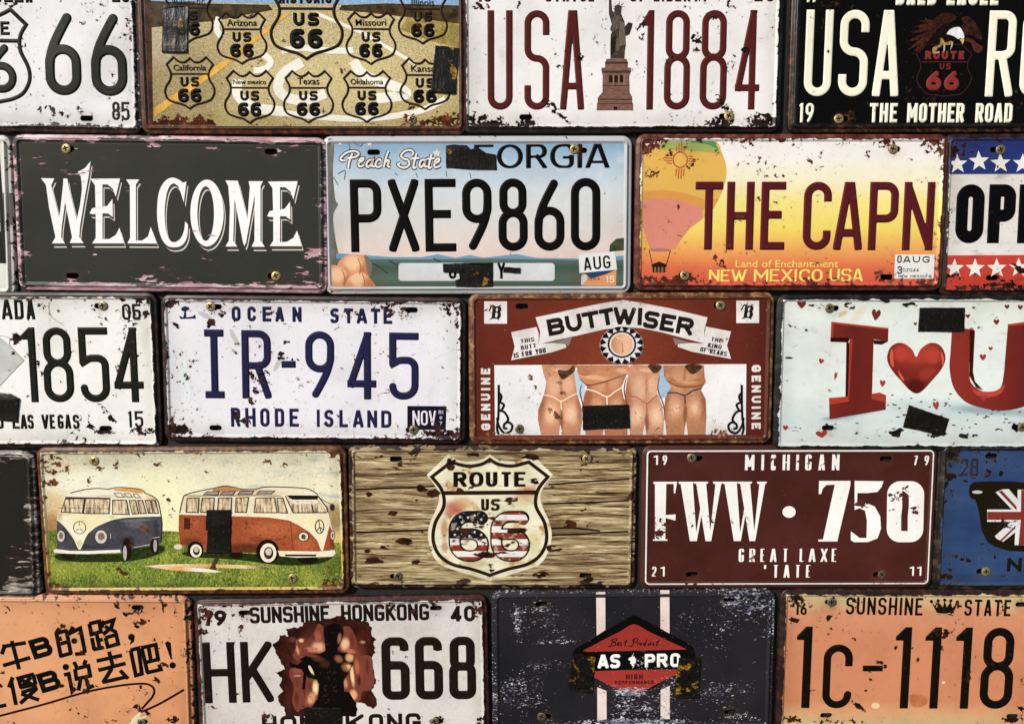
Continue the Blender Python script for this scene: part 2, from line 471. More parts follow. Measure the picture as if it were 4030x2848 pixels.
class Plate:
    n_made = 0
    def __init__(s, name, label, cat, zoom, corners=None, corner=None, size=(.305, .154), ang=0.0, lift=.0065,
                 paint='e8e6e8', slots=(), wear=None, tex=None):
        """zoom = (x0, y0, k): drawing coordinates of this plate -> photo pixels x0 + k x.  corners TL TR BR BL or one corner ('BR', x, y)"""
        Plate.n_made += 1
        s.id = Plate.n_made
        s.z, s.h, s.tex = zoom, lift, tex
        if corners:
            P = [np.array(photo_to_wall(*s.px(*c), lift)) for c in corners]
            s.c = sum(P) / 4
            s.w = (np.linalg.norm(P[1] - P[0]) + np.linalg.norm(P[2] - P[3])) / 2
            s.hh = (np.linalg.norm(P[3] - P[0]) + np.linalg.norm(P[2] - P[1])) / 2
            d = (P[1] - P[0]) / np.linalg.norm(P[1] - P[0]) + (P[2] - P[3]) / np.linalg.norm(P[2] - P[3])
            e = (P[0] - P[3]) / np.linalg.norm(P[0] - P[3]) + (P[1] - P[2]) / np.linalg.norm(P[1] - P[2])
            s.th = (math.atan2(d[1], d[0]) + math.atan2(-e[0], e[1])) / 2
        else:
            s.w, s.hh = size
            s.th = -R(ang)
            which, x, y = corner
            p = np.array(photo_to_wall(*s.px(x, y), lift))
            sx, sy = (1 if 'R' in which else -1), (1 if 'T' in which else -1)
            ct, st = math.cos(s.th), math.sin(s.th)
            off = np.array([sx * s.w / 2, sy * s.hh / 2])
            s.c = p - np.array([ct * off[0] - st * off[1], st * off[0] + ct * off[1]])
        s.root = bpy.data.objects.new(name, None)
        s.root.empty_display_size = .02
        COL.objects.link(s.root)
        rt = random.Random(s.id * 17)
        s.root.matrix_world = Matrix.Translation((s.c[0], -s.h, s.c[1])) @ Matrix.Rotation(R(rt.uniform(-.35, .35)), 4, 'Z') @ Matrix.Rotation(R(rt.uniform(-.6, .6)), 4, 'X') @ Matrix.Rotation(R(90), 4, 'X') @ Matrix.Rotation(s.th, 4, 'Z')
        s.root['label'], s.root['category'], s.root['group'] = label, cat, 'tin plates screwed to the dark wall'
        s.slots = [s.loc(*q) for q in slots]
        s.mats, s.keep, s.count = {}, [], {}
        s.make_wear(**(wear or {}))
        s.paint = paint
        s.sheet = s.make_sheet()
    # drawing coordinates -> photo pixels -> plate coordinates in metres
    def px(s, x, y):
        return s.z[0] + s.z[2] * np.asarray(x, float), s.z[1] + s.z[2] * np.asarray(y, float)
    def loc(s, x, y):
        X, Z = photo_to_wall(*s.px(x, y), s.h)
        dx, dy = X - s.c[0], Z - s.c[1]
        ct, st = math.cos(s.th), math.sin(s.th)
        return dx * ct + dy * st, -dx * st + dy * ct
    def unit(s):
        return s.z[2] * MPP
    # ------------------------------ chipped and rusted paint, shared by everything printed on this plate
    def make_wear(s, base=0.0, edge=.012, edge_k=.55, amp=.010, chip=205, cols=('120d0a', '2a1812', '4a2c1e'), blobs=(), stretch=(1, 1),
                  border=.0050, border_k=.5, grime=.22, cluster=.10, cscale=24, stain=None):
        g = bpy.data.node_groups.new('chipped_paint', 'ShaderNodeTree')
        g.interface.new_socket('Mask', in_out='OUTPUT', socket_type='NodeSocketFloat')
        g.interface.new_socket('Rust', in_out='OUTPUT', socket_type='NodeSocketColor')
        g.interface.new_socket('Grime', in_out='OUTPUT', socket_type='NodeSocketFloat')
        g.interface.new_socket('Halo', in_out='OUTPUT', socket_type='NodeSocketFloat')
        g.interface.new_socket('Rim', in_out='OUTPUT', socket_type='NodeSocketFloat')
        nt = NT(g)
        out = nt.n
        go = g.nodes.new('NodeGroupOutput')
        co0 = nt.n('TexCoord').outputs['Object']
        off = (s.id * 1.37, s.id * 2.11, s.id * .73)
        co = nt.mapping(co0, loc=off, scale=(stretch[0], stretch[1], 1))
        sep = nt.n('SeparateXYZ')
        nt.put(sep.inputs[0], co0)
        ax = nt.m('SUBTRACT', s.w / 2, nt.m('ABSOLUTE', sep.outputs[0]))
        ay = nt.m('SUBTRACT', s.hh / 2, nt.m('ABSOLUTE', sep.outputs[1]))
        d = nt.m('MINIMUM', ax, ay)
        n1 = nt.noise(co, 60, 4, .62)
        n2 = nt.m('MULTIPLY_ADD', nt.m('SUBTRACT', nt.noise(co, chip, 2.4, .62, .35), .5), 2.1, .5)
        n3 = nt.noise(co, cscale, 3, .5)
        dn = nt.m('MULTIPLY_ADD', nt.m('SUBTRACT', n1, .5), amp * 2, d)
        E = nt.m('MULTIPLY', nt.rng(dn, edge, 0., 0., 1., False), edge_k * 1.15)
        db = nt.m('MULTIPLY_ADD', nt.m('SUBTRACT', n1, .5), .007, d)
        Bd = nt.m('MULTIPLY', nt.rng(db, border + .0006, border - .0006, 0., 1.), border_k)
        D = nt.m('ADD', nt.m('ADD', E, Bd), base)
        D = nt.m('ADD', D, nt.m('MULTIPLY_ADD', nt.rng(n3, .48, .70), cluster * 2.1, -.075))
        for (x, y, rx, ry, rot, k) in blobs:
            lx, ly = s.loc(x, y)
            u = s.unit()
            p = nt.mapping(co0, loc=(float(lx), float(ly), 0), rot=(0, 0, -R(rot)), scale=(rx * u, ry * u, 1), kind='TEXTURE')
            ln = nt.n('VectorMath', operation='LENGTH')
            nt.put(ln.inputs[0], p)
            D = nt.m('ADD', D, nt.rng(ln.outputs['Value'], 1.0, .35, 0., k))
        stain = None
        for lx, ly in s.slots:
            p = nt.mapping(co0, loc=(float(lx), float(ly) - .002, 0), scale=(.013, .011, 1), kind='TEXTURE')
            ln = nt.n('VectorMath', operation='LENGTH')
            nt.put(ln.inputs[0], p)
            v = nt.rng(ln.outputs['Value'], 1.0, .25, 0., 1.)
            stain = v if stain is None else nt.m('MAXIMUM', stain, v)
        if stain is not None:
            D = nt.m('MULTIPLY_ADD', stain, .14, D)
        val = nt.m('ADD', nt.m('MULTIPLY_ADD', n2, .75, nt.m('MULTIPLY', n1, .25)), D)
        mask = nt.rng(val, .80, .835)
        halo = nt.rng(val, .66, .82)
        n4 = nt.noise(co, 120, 4, .65)
        rust = nt.ramp(n4, [(.34, cols[0]), (.5, cols[1]), (.66, cols[2])])
        gr = nt.m('MULTIPLY_ADD', nt.rng(nt.noise(co, 14, 5, .65), .42, .75), grime, nt.m('MULTIPLY', nt.rng(n2, .5, 1.), .06))
        st = nt.noise(nt.mapping(co0, loc=off, scale=(3.5, .8, 1)), 24, 4, .6)
        gr = nt.m('MULTIPLY_ADD', nt.rng(st, .54, .78), grime * .55, gr)
        gr = nt.m('MULTIPLY_ADD', nt.rng(d, .026, .004), grime * 1.1, gr)
        if stain is not None:
            halo = nt.m('MULTIPLY_ADD', nt.m('MULTIPLY', stain, n1), 1.2, halo, clamp=True)
        for nm, v in (('Mask', mask), ('Rust', rust), ('Grime', gr), ('Halo', halo), ('Rim', nt.rng(d, .0088, .0076))):
            nt.put(go.inputs[nm], v)
        s.wear = g
    def mat(s, paint, rough=.42, worn=1.0):
        s.keep.append(paint)
        key = (paint if isinstance(paint, str) else id(paint), rough, worn)
        if key in s.mats:
            return s.mats[key]
        m = bpy.data.materials.new('worn_paint')
        m.use_nodes = True
        nt = NT(m.node_tree)
        b = m.node_tree.nodes['Principled BSDF']
        gn = nt.n('Group')
        gn.node_tree = s.wear
        co = nt.n('TexCoord').outputs['Object']
        base = lin(paint) if isinstance(paint, str) else paint(nt, co)
        if s.tex:                      # the dots and blotches of a cheap photo print
            t = nt.noise(co, s.tex[0], 4, .7)
            base = nt.mix(s.tex[1], base, nt.ramp(t, [(.36, (.16, .13, .11)), (.5, (.5, .5, .5)), (.66, (.9, .87, .80))]), 'OVERLAY')
        hs = nt.n('HueSaturation')          # faded ink
        hs.inputs['Saturation'].default_value = .96
        nt.put(hs.inputs['Color'], base)
        c = nt.mix(gn.outputs['Grime'], hs.outputs[0], (.30, .26, .20), 'MULTIPLY')
        c = nt.mix(nt.m('MULTIPLY', gn.outputs['Halo'], .26), c, lin('6d4a30'))
        mask = gn.outputs['Mask'] if worn == 1 else nt.m('MULTIPLY', gn.outputs['Mask'], worn)
        c = nt.mix(mask, c, gn.outputs['Rust'])
        nt.put(b.inputs['Base Color'], c)
        nt.put(b.inputs['Roughness'], nt.m('MULTIPLY_ADD', mask, nt.m('MULTIPLY_ADD', gn.outputs['Rim'], -.25, .25), nt.m('MULTIPLY_ADD', gn.outputs['Grime'], .5, nt.m('MULTIPLY_ADD', gn.outputs['Rim'], -.1, rough))))
        nt.put(b.inputs['Specular IOR Level'], nt.m('MULTIPLY_ADD', gn.outputs['Rim'], .34, .07))
        bp = nt.n('Bump')
        nt.put(bp.inputs['Strength'], .7)
        nt.put(bp.inputs['Distance'], .009)
        nt.put(bp.inputs['Height'], nt.m('MULTIPLY_ADD', nt.noise(co, 40, 2), .05, nt.noise(co, 8, 1)))
        nt.put(b.inputs['Normal'], bp.outputs[0])
        s.mats[key] = m
        return m
    # ------------------------------ the pressed sheet with turned edge, raised bead and mounting slots
    def ring(s, o, rad0=.0095, seg=8):
        r = max(rad0 - o, .0018)
        hx, hy = s.w / 2 - o - r, s.hh / 2 - o - r
        pts = []
        for k, (sx, sy) in enumerate(((1, 1), (-1, 1), (-1, -1), (1, -1))):
            for j in range(seg + 1):
                a = k * math.pi / 2 + j / seg * math.pi / 2
                pts.append((sx * hx + r * math.cos(a), sy * hy + r * math.sin(a)))
        return pts
    def make_sheet(s):
        prof = [(0, -.0052), (0, -.0022), (.0004, -.0012), (.0013, -.0007), (.0032, -.0006), (.0038, -.0002), (.0046, .0012), (.0054, .0018),
                (.0062, .0014), (.0071, .0002), (.0078, -.0001), (.0086, 0)]
        bm = bmesh.new()
        rows = []
        rnd = random.Random(s.id)
        for o, z in prof:
            rows.append([bm.verts.new((x, y, z)) for x, y in s.ring(o)])
        n = len(rows[0])
        for a, b in zip(rows[:-1], rows[1:]):
            for i in range(n):
                f = bm.faces.new((a[i], a[(i + 1) % n], b[(i + 1) % n], b[i]))
                f.smooth = True
        inner = [bm.verts.new((x, y, 0)) for x, y in s.ring(prof[-1][0])]
        edges = [bm.edges.new((inner[i], inner[(i + 1) % n])) for i in range(n)]
        for cx, cy in s.slots:
            loop, back = [], []
            hl, r = .0036, .00265
            for sx in (1, -1):
                for j in range(9):
                    a = (-math.pi / 2 + j / 8 * math.pi) if sx > 0 else (math.pi / 2 + j / 8 * math.pi)
                    x, y = cx + sx * hl + r * math.cos(a), cy + r * math.sin(a)
                    loop.append(bm.verts.new((x, y, 0)))
                    back.append(bm.verts.new((x, y, -.0013)))
            m = len(loop)
            for i in range(m):
                edges.append(bm.edges.new((loop[i], loop[(i + 1) % m])))
            for i in range(m):
                bm.faces.new((loop[i], loop[(i + 1) % m], back[(i + 1) % m], back[i]))
        res = bmesh.ops.triangle_fill(bm, use_beauty=True, edges=edges)
        for f in res['geom']:
            if isinstance(f, bmesh.types.BMFace) and f.normal.z < 0:
                f.normal_flip()
        me = bpy.data.meshes.new('sheet_panel')
        bm.to_mesh(me)
        bm.free()
        me.materials.append(s.mat(s.paint))
        o = bpy.data.objects.new('sheet_panel', me)
        COL.objects.link(o)
        o.parent = s.root
        return o
    # ------------------------------ printed and pressed things on it
    def lift_of(s, layer):
        """height of a printed layer; prints on one layer each lie a hair above the one before, so none share a plane"""
        k = s.count.get(layer, 0)
        s.count[layer] = k + 1
        return (layer + .06 * (k % 16)) * LAYER
    def soft(s, base, spots, warp=.0022):
        """a printed picture: a base colour with soft-edged patches (x, y, rx, ry, turn, colour, strength)"""
        u = s.unit()
        L = [(*map(float, s.loc(x, y)), rx * u, ry * u, rot, col, k) for x, y, rx, ry, rot, col, k in spots]
        def fn(nt, co):
            c = lin(base) if isinstance(base, str) else base(nt, co)
            w = nt.n('VectorMath', operation='MULTIPLY_ADD')
            nt.put(w.inputs[0], nt.noise(co, 130, 3, .6, 0, 'Color'))
            w.inputs[1].default_value = (warp, warp, 0)
            nt.put(w.inputs[2], co)
            for x, y, rx, ry, rot, col, k in L:
                p = nt.mapping(w.outputs[0], loc=(x + warp / 2, y + warp / 2, 0), rot=(0, 0, -R(rot)), scale=(rx, ry, 1), kind='TEXTURE')
                ln = nt.n('VectorMath', operation='LENGTH')
                nt.put(ln.inputs[0], p)
                c = nt.mix(nt.rng(ln.outputs['Value'], 1.0, .3, 0., k), c, lin(col))
            return c
        return fn
    def flat(s, name, pts, paint, layer=1, smooth=False, parent=None, rough=.42, worn=1.0, hole=None, label=None):
        if smooth:
            pts = catmull(pts, True, 5)
        a = np.array([p[:2] for p in pts], float)
        lx, ly = s.loc(a[:, 0], a[:, 1])
        z = s.lift_of(layer)
        v = [(float(x), float(y), z) for x, y in zip(lx, ly)]
        if hole:
            n = len(v)
            b = np.array(hole, float)
            hx, hy = s.loc(b[:, 0], b[:, 1])
            v += [(float(x), float(y), z) for x, y in zip(hx, hy)]
            f = [(i, (i + 1) % n, n + (i + 1) % n, n + i) for i in range(n)]
        else:
            f = [list(t) for t in tessellate_polygon([[Vector(q) for q in v]])]
        nrm = []
        for t in f:
            p, q, r = v[t[0]], v[t[1]], v[t[2]]
            up = (q[0] - p[0]) * (r[1] - p[1]) - (q[1] - p[1]) * (r[0] - p[0])
            nrm.append(t if up >= 0 else list(t)[::-1])
        o = mesh_obj(name, v, nrm, s.mat(paint, rough, worn) if not isinstance(paint, bpy.types.Material) else paint, parent or s.root)
        if label:
            o['label'] = label
        return o
    def line(s, name, pts, width, paint, layer=1, smooth=False, closed=False, emb=0.0, parent=None, taper=False, label=None, worn=1.0, many=None):
        """a ribbon along one or several polylines, flat or pressed up (emb)"""
        V, Fc = [], []
        for path in (many or [pts]):
            q = catmull(path, closed, 6) if smooth else path
            a = np.array([p[:2] for p in q], float)
            lx, ly = s.loc(a[:, 0], a[:, 1])
            P = np.column_stack([lx, ly])
            n = len(P)
            hw0 = width * s.unit() / 2
            base = len(V)
            z0 = s.lift_of(layer)
            for i in range(n):
                p0 = P[i - 1] if (closed or i > 0) else P[i]
                p1 = P[(i + 1) % n] if (closed or i < n - 1) else P[i]
                e0 = P[i] - p0 if (closed or i > 0) else p1 - P[i]
                e1 = p1 - P[i] if (closed or i < n - 1) else P[i] - p0
                e0 = e0 / (np.linalg.norm(e0) + 1e-12)
                e1 = e1 / (np.linalg.norm(e1) + 1e-12)
                t = e0 + e1
                t = t / (np.linalg.norm(t) + 1e-12)
                nn = np.array([-t[1], t[0]])
                mit = 1 / max(.45, float(nn @ np.array([-e0[1], e0[0]])))
                hw = hw0 * mit
                if taper:
                    hw *= max(.12, math.sin(math.pi * (i + .3) / (n - 1 + .6)) ** .6)
                for k, zz in ((1, 0), (.5, emb), (-.5, emb), (-1, 0)):
                    c = P[i] + nn * hw * k
                    V.append((float(c[0]), float(c[1]), z0 + zz))
            for i in range(n if closed else n - 1):
                j = (i + 1) % n
                for k in range(3):
                    Fc.append((base + i * 4 + k + 1, base + j * 4 + k + 1, base + j * 4 + k, base + i * 4 + k))
        for i, f in enumerate(Fc):
            p, q, r = V[f[0]], V[f[1]], V[f[2]]
            if (q[0] - p[0]) * (r[1] - p[1]) - (q[1] - p[1]) * (r[0] - p[0]) < 0:
                Fc[i] = f[::-1]
        o = mesh_obj(name, V, Fc, s.mat(paint, .42, worn), parent or s.root, smooth=emb > 0)
        if label:
            o['label'] = label
        return o
    def _frame(s, x0, x1, top, bot):
        """local origin, unit vectors and size of a text box whose x range is read at mid height"""
        def at(l, x):
            if isinstance(l, (int, float)):
                return l
            (xa, ya), (xb, yb) = l
            return ya + (yb - ya) * (x - xa) / (xb - xa)
        ma = np.array(s.loc(x0, (at(top, x0) + at(bot, x0)) / 2))
        mb = np.array(s.loc(x1, (at(top, x1) + at(bot, x1)) / 2))
        xm = (x0 + x1) / 2
        t, b = np.array(s.loc(xm, at(top, xm))), np.array(s.loc(xm, at(bot, xm)))
        W, H = np.linalg.norm(mb - ma), np.linalg.norm(t - b)
        ux = (mb - ma) / W
        uy = np.array([-ux[1], ux[0]])
        return (ma + mb) / 2 - ux * W / 2 - uy * H / 2, ux, uy, W, H
    def _run(s, x0, x1, p0, p1, height):
        """the same for a slanting baseline p0 -> p1; x0, x1 count along it from p0"""
        a, b = np.array(s.loc(*p0)), np.array(s.loc(*p1))
        u = np.linalg.norm(b - a) / math.hypot(p1[0] - p0[0], p1[1] - p0[1])
        ux = (b - a) / np.linalg.norm(b - a)
        return a + ux * x0 * u, ux, np.array([-ux[1], ux[0]]), (x1 - x0) * u, height * u
    def chars(s, seq, top, bot, paint, sw, emb=.0009, layer=1, one=None, parent=None, thin=1.0, serif=0, slab=0, boxy=None, rough=.4, soft=None, shear=0.0, step=None, base=None):
        """characters (ch, x0, x1) between a top and a bottom line; each its own part, or joined into one part called `one`"""
        u = s.unit()
        AV, AF = [], []
        objs = []
        for ch, x0, x1 in seq:
            o, ux, uy, W, H = s._run(x0, x1, *base) if base else s._frame(x0, x1, top, bot)
            w = sw * u
            f = glyph(ch, W, H, w, thin, serif * u, slab * u, boxy)
            bw = soft * u if soft else min(w * .27, .0009)
            pad = serif * u
            st = step * u if step else max(min(w / 5, .0008), .00022)
            hf = lambda d, x, y: layer * LAYER + emb * (lambda t: t * t * (3 - 2 * t))(np.clip(-d / bw, 0, 1)) if emb else np.full(d.shape, layer * LAYER)
            V, Fc = sdf_mesh(f, -pad, 0, W + pad, H, st, hf)
            if len(V) == 0:
                continue
            xx = V[:, 0] + shear * V[:, 1]
            P = np.column_stack([o[0] + ux[0] * xx + uy[0] * V[:, 1], o[1] + ux[1] * xx + uy[1] * V[:, 1], V[:, 2]])
            if one:
                k = len(AV)
                AV.extend(P.tolist())
                AF.extend([[q + k for q in fc] for fc in Fc])
            else:
                nm = 'digit' if ch in '0123456789b' else ('hyphen' if ch == '-' else 'letter')
                ob = mesh_obj(nm, P.tolist(), Fc, s.mat(paint, rough), parent or s.root, smooth=True)
                objs.append(ob)
        if one:
            ob = mesh_obj('lettering', AV, AF, s.mat(paint, rough), parent or s.root, smooth=emb > 0)
            ob['label'] = one
            return ob
        return objs
    def text(s, string, x0, x1, top, bot, paint, sw, gap=.3, label=None, **kw):
        """a word spread over x0..x1 with the stroke alphabet"""
        if kw.get('base'):
            p0, p1, _ = kw['base']
            x0, x1 = 0, math.hypot(p1[0] - p0[0], p1[1] - p0[1])
        tot = sum(WIDTHS.get(c, 1) for c in string) + gap * (len(string) - 1)
        k = (x1 - x0) / tot
        x, seq = x0, []
        for c in string:
            wd = WIDTHS.get(c, 1) * k
            if c != ' ':
                seq.append((c, x, x + wd))
            x += wd + gap * k
        return s.chars(seq, top, bot, paint, sw, one=label or ('lettering reading ' + string), **kw)
    def font(s, string, x0, x1, top, bot, paint, bold=0.0, slant=0.0, layer=1, parent=None, label=None, cap=True):
        """mixed-case lines from the built-in typeface, fitted to the box"""
        cu = bpy.data.curves.new('text', 'FONT')
        cu.body, cu.offset, cu.shear, cu.resolution_u = string, bold, slant, 3
        ob = bpy.data.objects.new('text', cu)
        COL.objects.link(ob)
        me = bpy.data.meshes.new_from_object(ob.evaluated_get(bpy.context.evaluated_depsgraph_get()))
        bpy.data.objects.remove(ob)
        co = np.empty(len(me.vertices) * 3)
        me.vertices.foreach_get('co', co)
        co = co.reshape(-1, 3)
        fc = [list(p.vertices) for p in me.polygons]
        bpy.data.meshes.remove(me)
        o, ux, uy, W, H = s._frame(x0, x1, top, bot)
        mn, mx = co.min(0), co.max(0)
        X = (co[:, 0] - mn[0]) / (mx[0] - mn[0]) * W
        Y = co[:, 1] / (.7 if cap else mx[1]) * H
        P = np.column_stack([o[0] + ux[0] * X + uy[0] * Y, o[1] + ux[1] * X + uy[1] * Y, np.full(len(X), layer * LAYER)])
        r = mesh_obj('lettering', P.tolist(), fc, s.mat(paint), parent or s.root)
        r['label'] = label or ('lettering reading ' + string)
        return r
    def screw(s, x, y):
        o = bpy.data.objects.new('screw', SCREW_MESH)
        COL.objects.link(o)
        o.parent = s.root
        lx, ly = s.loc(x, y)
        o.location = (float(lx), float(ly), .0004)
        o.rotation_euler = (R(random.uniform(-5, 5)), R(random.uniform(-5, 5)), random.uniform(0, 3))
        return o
    def tape(s, pts, label, gold=0, layer=10, base=.0005):
        """a stuck-on patch of tape with real thickness and a slightly ragged edge"""
        rnd = random.Random(len(pts) * 31 + s.id + int(pts[0][0]))
        out = []
        n = len(pts)
        for i in range(n):
            a, b = np.array(pts[i], float), np.array(pts[(i + 1) % n], float)
            L = np.linalg.norm(b - a)
            k = max(2, int(L / 22))
            nn = np.array([-(b - a)[1], (b - a)[0]]) / L
            for j in range(k):
                out.append(tuple(a + (b - a) * j / k + nn * (rnd.uniform(-1.6, 1.6) if j else 0)))
        a = np.array(out)
        lx, ly = s.loc(a[:, 0], a[:, 1])
        cx, cy = lx.mean(), ly.mean()
        z0 = base
        n = len(lx)
        dome = lambda x, y: .0004 * math.sin((x - cx) * 160 + s.id) + .0003 * math.sin((y - cy) * 210)
        V = [(float(x), float(y), .0001) for x, y in zip(lx, ly)]
        V += [(float(x), float(y), z0 + .0009 + dome(x, y)) for x, y in zip(lx, ly)]
        V += [(float(cx + (x - cx) * .965), float(cy + (y - cy) * .965), z0 + .0011 + dome(x, y)) for x, y in zip(lx, ly)]
        Fc = []
        for i in range(n):
            j = (i + 1) % n
            Fc += [(i, j, n + j, n + i), (n + i, n + j, 2 * n + j, 2 * n + i)]
        for t in tessellate_polygon([[Vector((*V[2 * n + i][:2], 0)) for i in range(n)]]):
            Fc.append([2 * n + q for q in t])
        o = mesh_obj('tape_patch', V, Fc, TAPE[gold], s.root)
        bm = bmesh.new(); bm.from_mesh(o.data)
        bmesh.ops.recalc_face_normals(bm, faces=bm.faces)
        bm.to_mesh(o.data); bm.free()
        o['label'] = label
        return o

def mirror(pts, cx):
    return [(2 * cx - x, y) for x, y in reversed(pts)]
def ellipse(cx, cy, rx, ry, n=28, a0=0, a1=360):
    return [(cx + rx * math.cos(R(a0 + (a1 - a0) * i / n)), cy + ry * math.sin(R(a0 + (a1 - a0) * i / n))) for i in range(n if a1 - a0 == 360 else n + 1)]
def star(cx, cy, r, rot=0, inner=.42):
    return [(cx + (r if i % 2 == 0 else r * inner) * math.sin(R(36 * i + rot)), cy - (r if i % 2 == 0 else r * inner) * math.cos(R(36 * i + rot))) for i in range(10)]
def heart(cx, cy, w, h, rot=0):
    base = [(0, .28), (.08, .12), (.25, 0), (.42, .06), (.5, .26), (.46, .46), (.3, .7), (0, 1)]
    pts = base + [(-x, y) for x, y in reversed(base[1:-1])]
    out = []
    for x, y in pts:
        X, Y = x * w, (y - .5) * h
        c, sn = math.cos(R(rot)), math.sin(R(rot))
        out.append((cx + X * c - Y * sn, cy + X * sn + Y * c))
    return out
def rect(x0, y0, x1, y1):
    return [(x0, y0), (x1, y0), (x1, y1), (x0, y1)]
def grad(axis, stops, lo, hi, wob=0.0, extra=None):
    """a printed colour gradient along the plate's own x or y (metres)"""
    def fn(nt, co):
        sep = nt.n('SeparateXYZ')
        nt.put(sep.inputs[0], co)
        v = sep.outputs['XY'.index(axis)]
        if wob:
            v = nt.m('MULTIPLY_ADD', nt.m('SUBTRACT', nt.noise(co, 26, 5), .5), wob, v)
        c = nt.ramp(nt.rng(v, lo, hi, 0., 1., False), stops)
        return extra(nt, co, c) if extra else c
    return fn
def mottled(a, b, scale=40, stretch=(1, 1), detail=5, lo=.35, hi=.65):
    def fn(nt, co):
        p = nt.mapping(co, scale=(stretch[0], stretch[1], 1))
        return nt.ramp(nt.noise(p, scale, detail, .6), [(lo, a), (hi, b)])
    return fn
# ================================================================== row 1
WHITE = 'e5e6e8'
def use(P, z):
    P.z = z
def shield_outline(cx, y0, w, h):
    top = [(0, .02), (.19, .095), (.42, .09), (.66, .0)]
    side = [(.94, .14), (.77, .30), (.80, .44), (.97, .58), (.99, .70), (.86, .82), (.55, .885), (.25, .925), (0, 1)]
    right = catmull(top, False, 4) + catmull(side, False, 5)
    pts = right + [(-x, y) for x, y in reversed(right[1:-1])]
    return [(cx + x * w / 2, y0 + y * h) for x, y in pts]

# ---- white plate with a big 66 at the top left
P = Plate('licence_plate', 'white plate with big black 66 and a shield, top left corner', 'plate', (0, 0, .345), corner=('BR', 1618, 1525), ang=.9,
          size=(.309, .156), paint=WHITE, slots=[(985, 1350)],
          wear=dict(edge=.010, edge_k=.34, base=.05, border_k=.20, amp=.006, cols=('0f0e0c', '2a211b', '5a4030'),
                    blobs=[(600, 1270, 330, 90, 12, .22), (1310, 900, 60, 110, 0, .2), (160, 1215, 90, 60, 0, .2), (410, 870, 70, 60, 0, .2), (940, 265, 70, 40, 0, .22),
                           (130, 50, 130, 60, 0, .3), (1180, 30, 90, 70, 0, .25), (1390, 1300, 160, 140, 0, .22), (800, 1480, 1100, 90, 0, .34), (250, 600, 120, 220, 0, .12), (910, 1200, 70, 110, 0, .2)]))
P.chars([('6', 508, 922), ('6', 1032, 1447)], ((508, 133), (1447, 149)), ((508, 1088), (1447, 1103)), '23261f', 106)
P.chars([('6', -540, -190), ('6', -175, 186)], 498, ((-540, 1055), (186, 1066)), '23261f', 88)
half = [(-182, 165), (-60, 190), (40, 155), (120, 112), (300, 285), (240, 390), (222, 490), (240, 600), (312, 745), (340, 860), (322, 965), (255, 1070), (140, 1130), (0, 1160), (-182, 1210)]
P.line('shield_outline', None, 44, '23261f', closed=False, emb=.0007, many=[catmull(half[:4], False) + half[4:5] + catmull(half[4:], False)[1:], mirror(catmull(half[:4], False) + half[4:5] + catmull(half[4:], False)[1:], -182)])
P.line('shield_bar', [(-590, 455), (212, 470)], 42, '23261f', emb=.0006, layer=2)
P.chars([('R', -475, -370), ('O', -355, -250), ('U', -235, -130), ('T', -115, -10), ('E', 5, 112)], ((-475, 238), (112, 248)), ((-475, 395), (112, 405)), '23261f', 34, one='lettering reading ROUTE')
P.chars([('A', -85, 15), ('L', 45, 150), ('L', 165, 270), ('A', 292, 372)], ((0, -130), (372, -122)), ((0, 30), (372, 38)), '1d1e1b', 34, one='small black state name along the top edge')
P.chars([('2', 1278, 1372), ('0', 1390, 1475)], -125, ((1278, 30), (1475, 34)), '1d1e1b', 32, one='lettering reading 20')
P.chars([('8', 1275, 1365), ('5', 1382, 1474)], ((1275, 1158), (1474, 1164)), ((1275, 1370), (1474, 1376)), '35322d', 28, emb=.0007)

# ---- tin sign of the road with eleven route shields
def road_print(nt, co):
    sep = nt.n('SeparateXYZ')
    nt.put(sep.inputs[0], co)
    sp = nt.noise(co, 900, 2, .7)
    n = nt.noise(co, 40, 4)
    c = nt.mix(.75, nt.ramp(n, [(.3, 'b5a06a'), (.7, 'd2c08a')]), nt.ramp(sp, [(.3, '6d5a30'), (.6, 'e0d2a0')]))
    return c
P = Plate('tin_sign', 'tan road tin sign with ten small US 66 state shields', 'sign', (540, 0, .5749), corner=('BR', 2258, 920), ang=.1, size=(.314, .158), tex=(420, .35),
          paint=mottled('241812', '5e3a22', 60), slots=[(458, 817), (1862, 822)],
          wear=dict(edge=.016, edge_k=.30, border_k=.5, base=-.04, cols=('2a1610', '4c2618', '7a4a2a'), amp=.008,
                    blobs=[(310, 850, 330, 90, 0, .35), (2110, 860, 300, 90, 0, .35), (800, 420, 150, 60, 20, .22), (1400, 470, 110, 50, 20, .24), (1010, 310, 70, 60, 0, .2), (1340, 285, 60, 60, 0, .2), (1860, 760, 60, 130, 0, .24), (1300, 760, 60, 70, 0, .2), (2110, 800, 120, 60, 0, .2)]))
P.flat('printed_road', [(96, -60), (2216, -60), (2222, 870), (110, 872)], P.soft(road_print, [(300, 600, 500, 500, 0, '8a7850', .6), (150, 300, 200, 200, 0, 'c9bfa8', .6), (1300, 500, 700, 350, 0, 'd8ca98', .5), (1900, 800, 500, 150, 0, 'b0a060', .5), (600, 820, 600, 90, 0, 'a89a58', .5)]), 1)
P.flat('printed_sky', [(95, -60), (2216, -60), (2216, 45), (1700, 38), (900, 26), (95, 12)], grad('Y', [(0, '9fc0d8'), (1, '5a8fc0')], .0, .16), 2)
P.flat('printed_hills', [(95, 8), (420, 25), (900, 35), (930, 70), (700, 110), (560, 140), (330, 165), (95, 190)], mottled('2c2210', '5a4a28', 120), 3)
P.flat('printed_hills', [(1400, 38), (1700, 25), (2216, 40), (2216, 170), (1950, 130), (1600, 90), (1380, 70)], mottled('2c2210', '5c4a28', 120), 3)
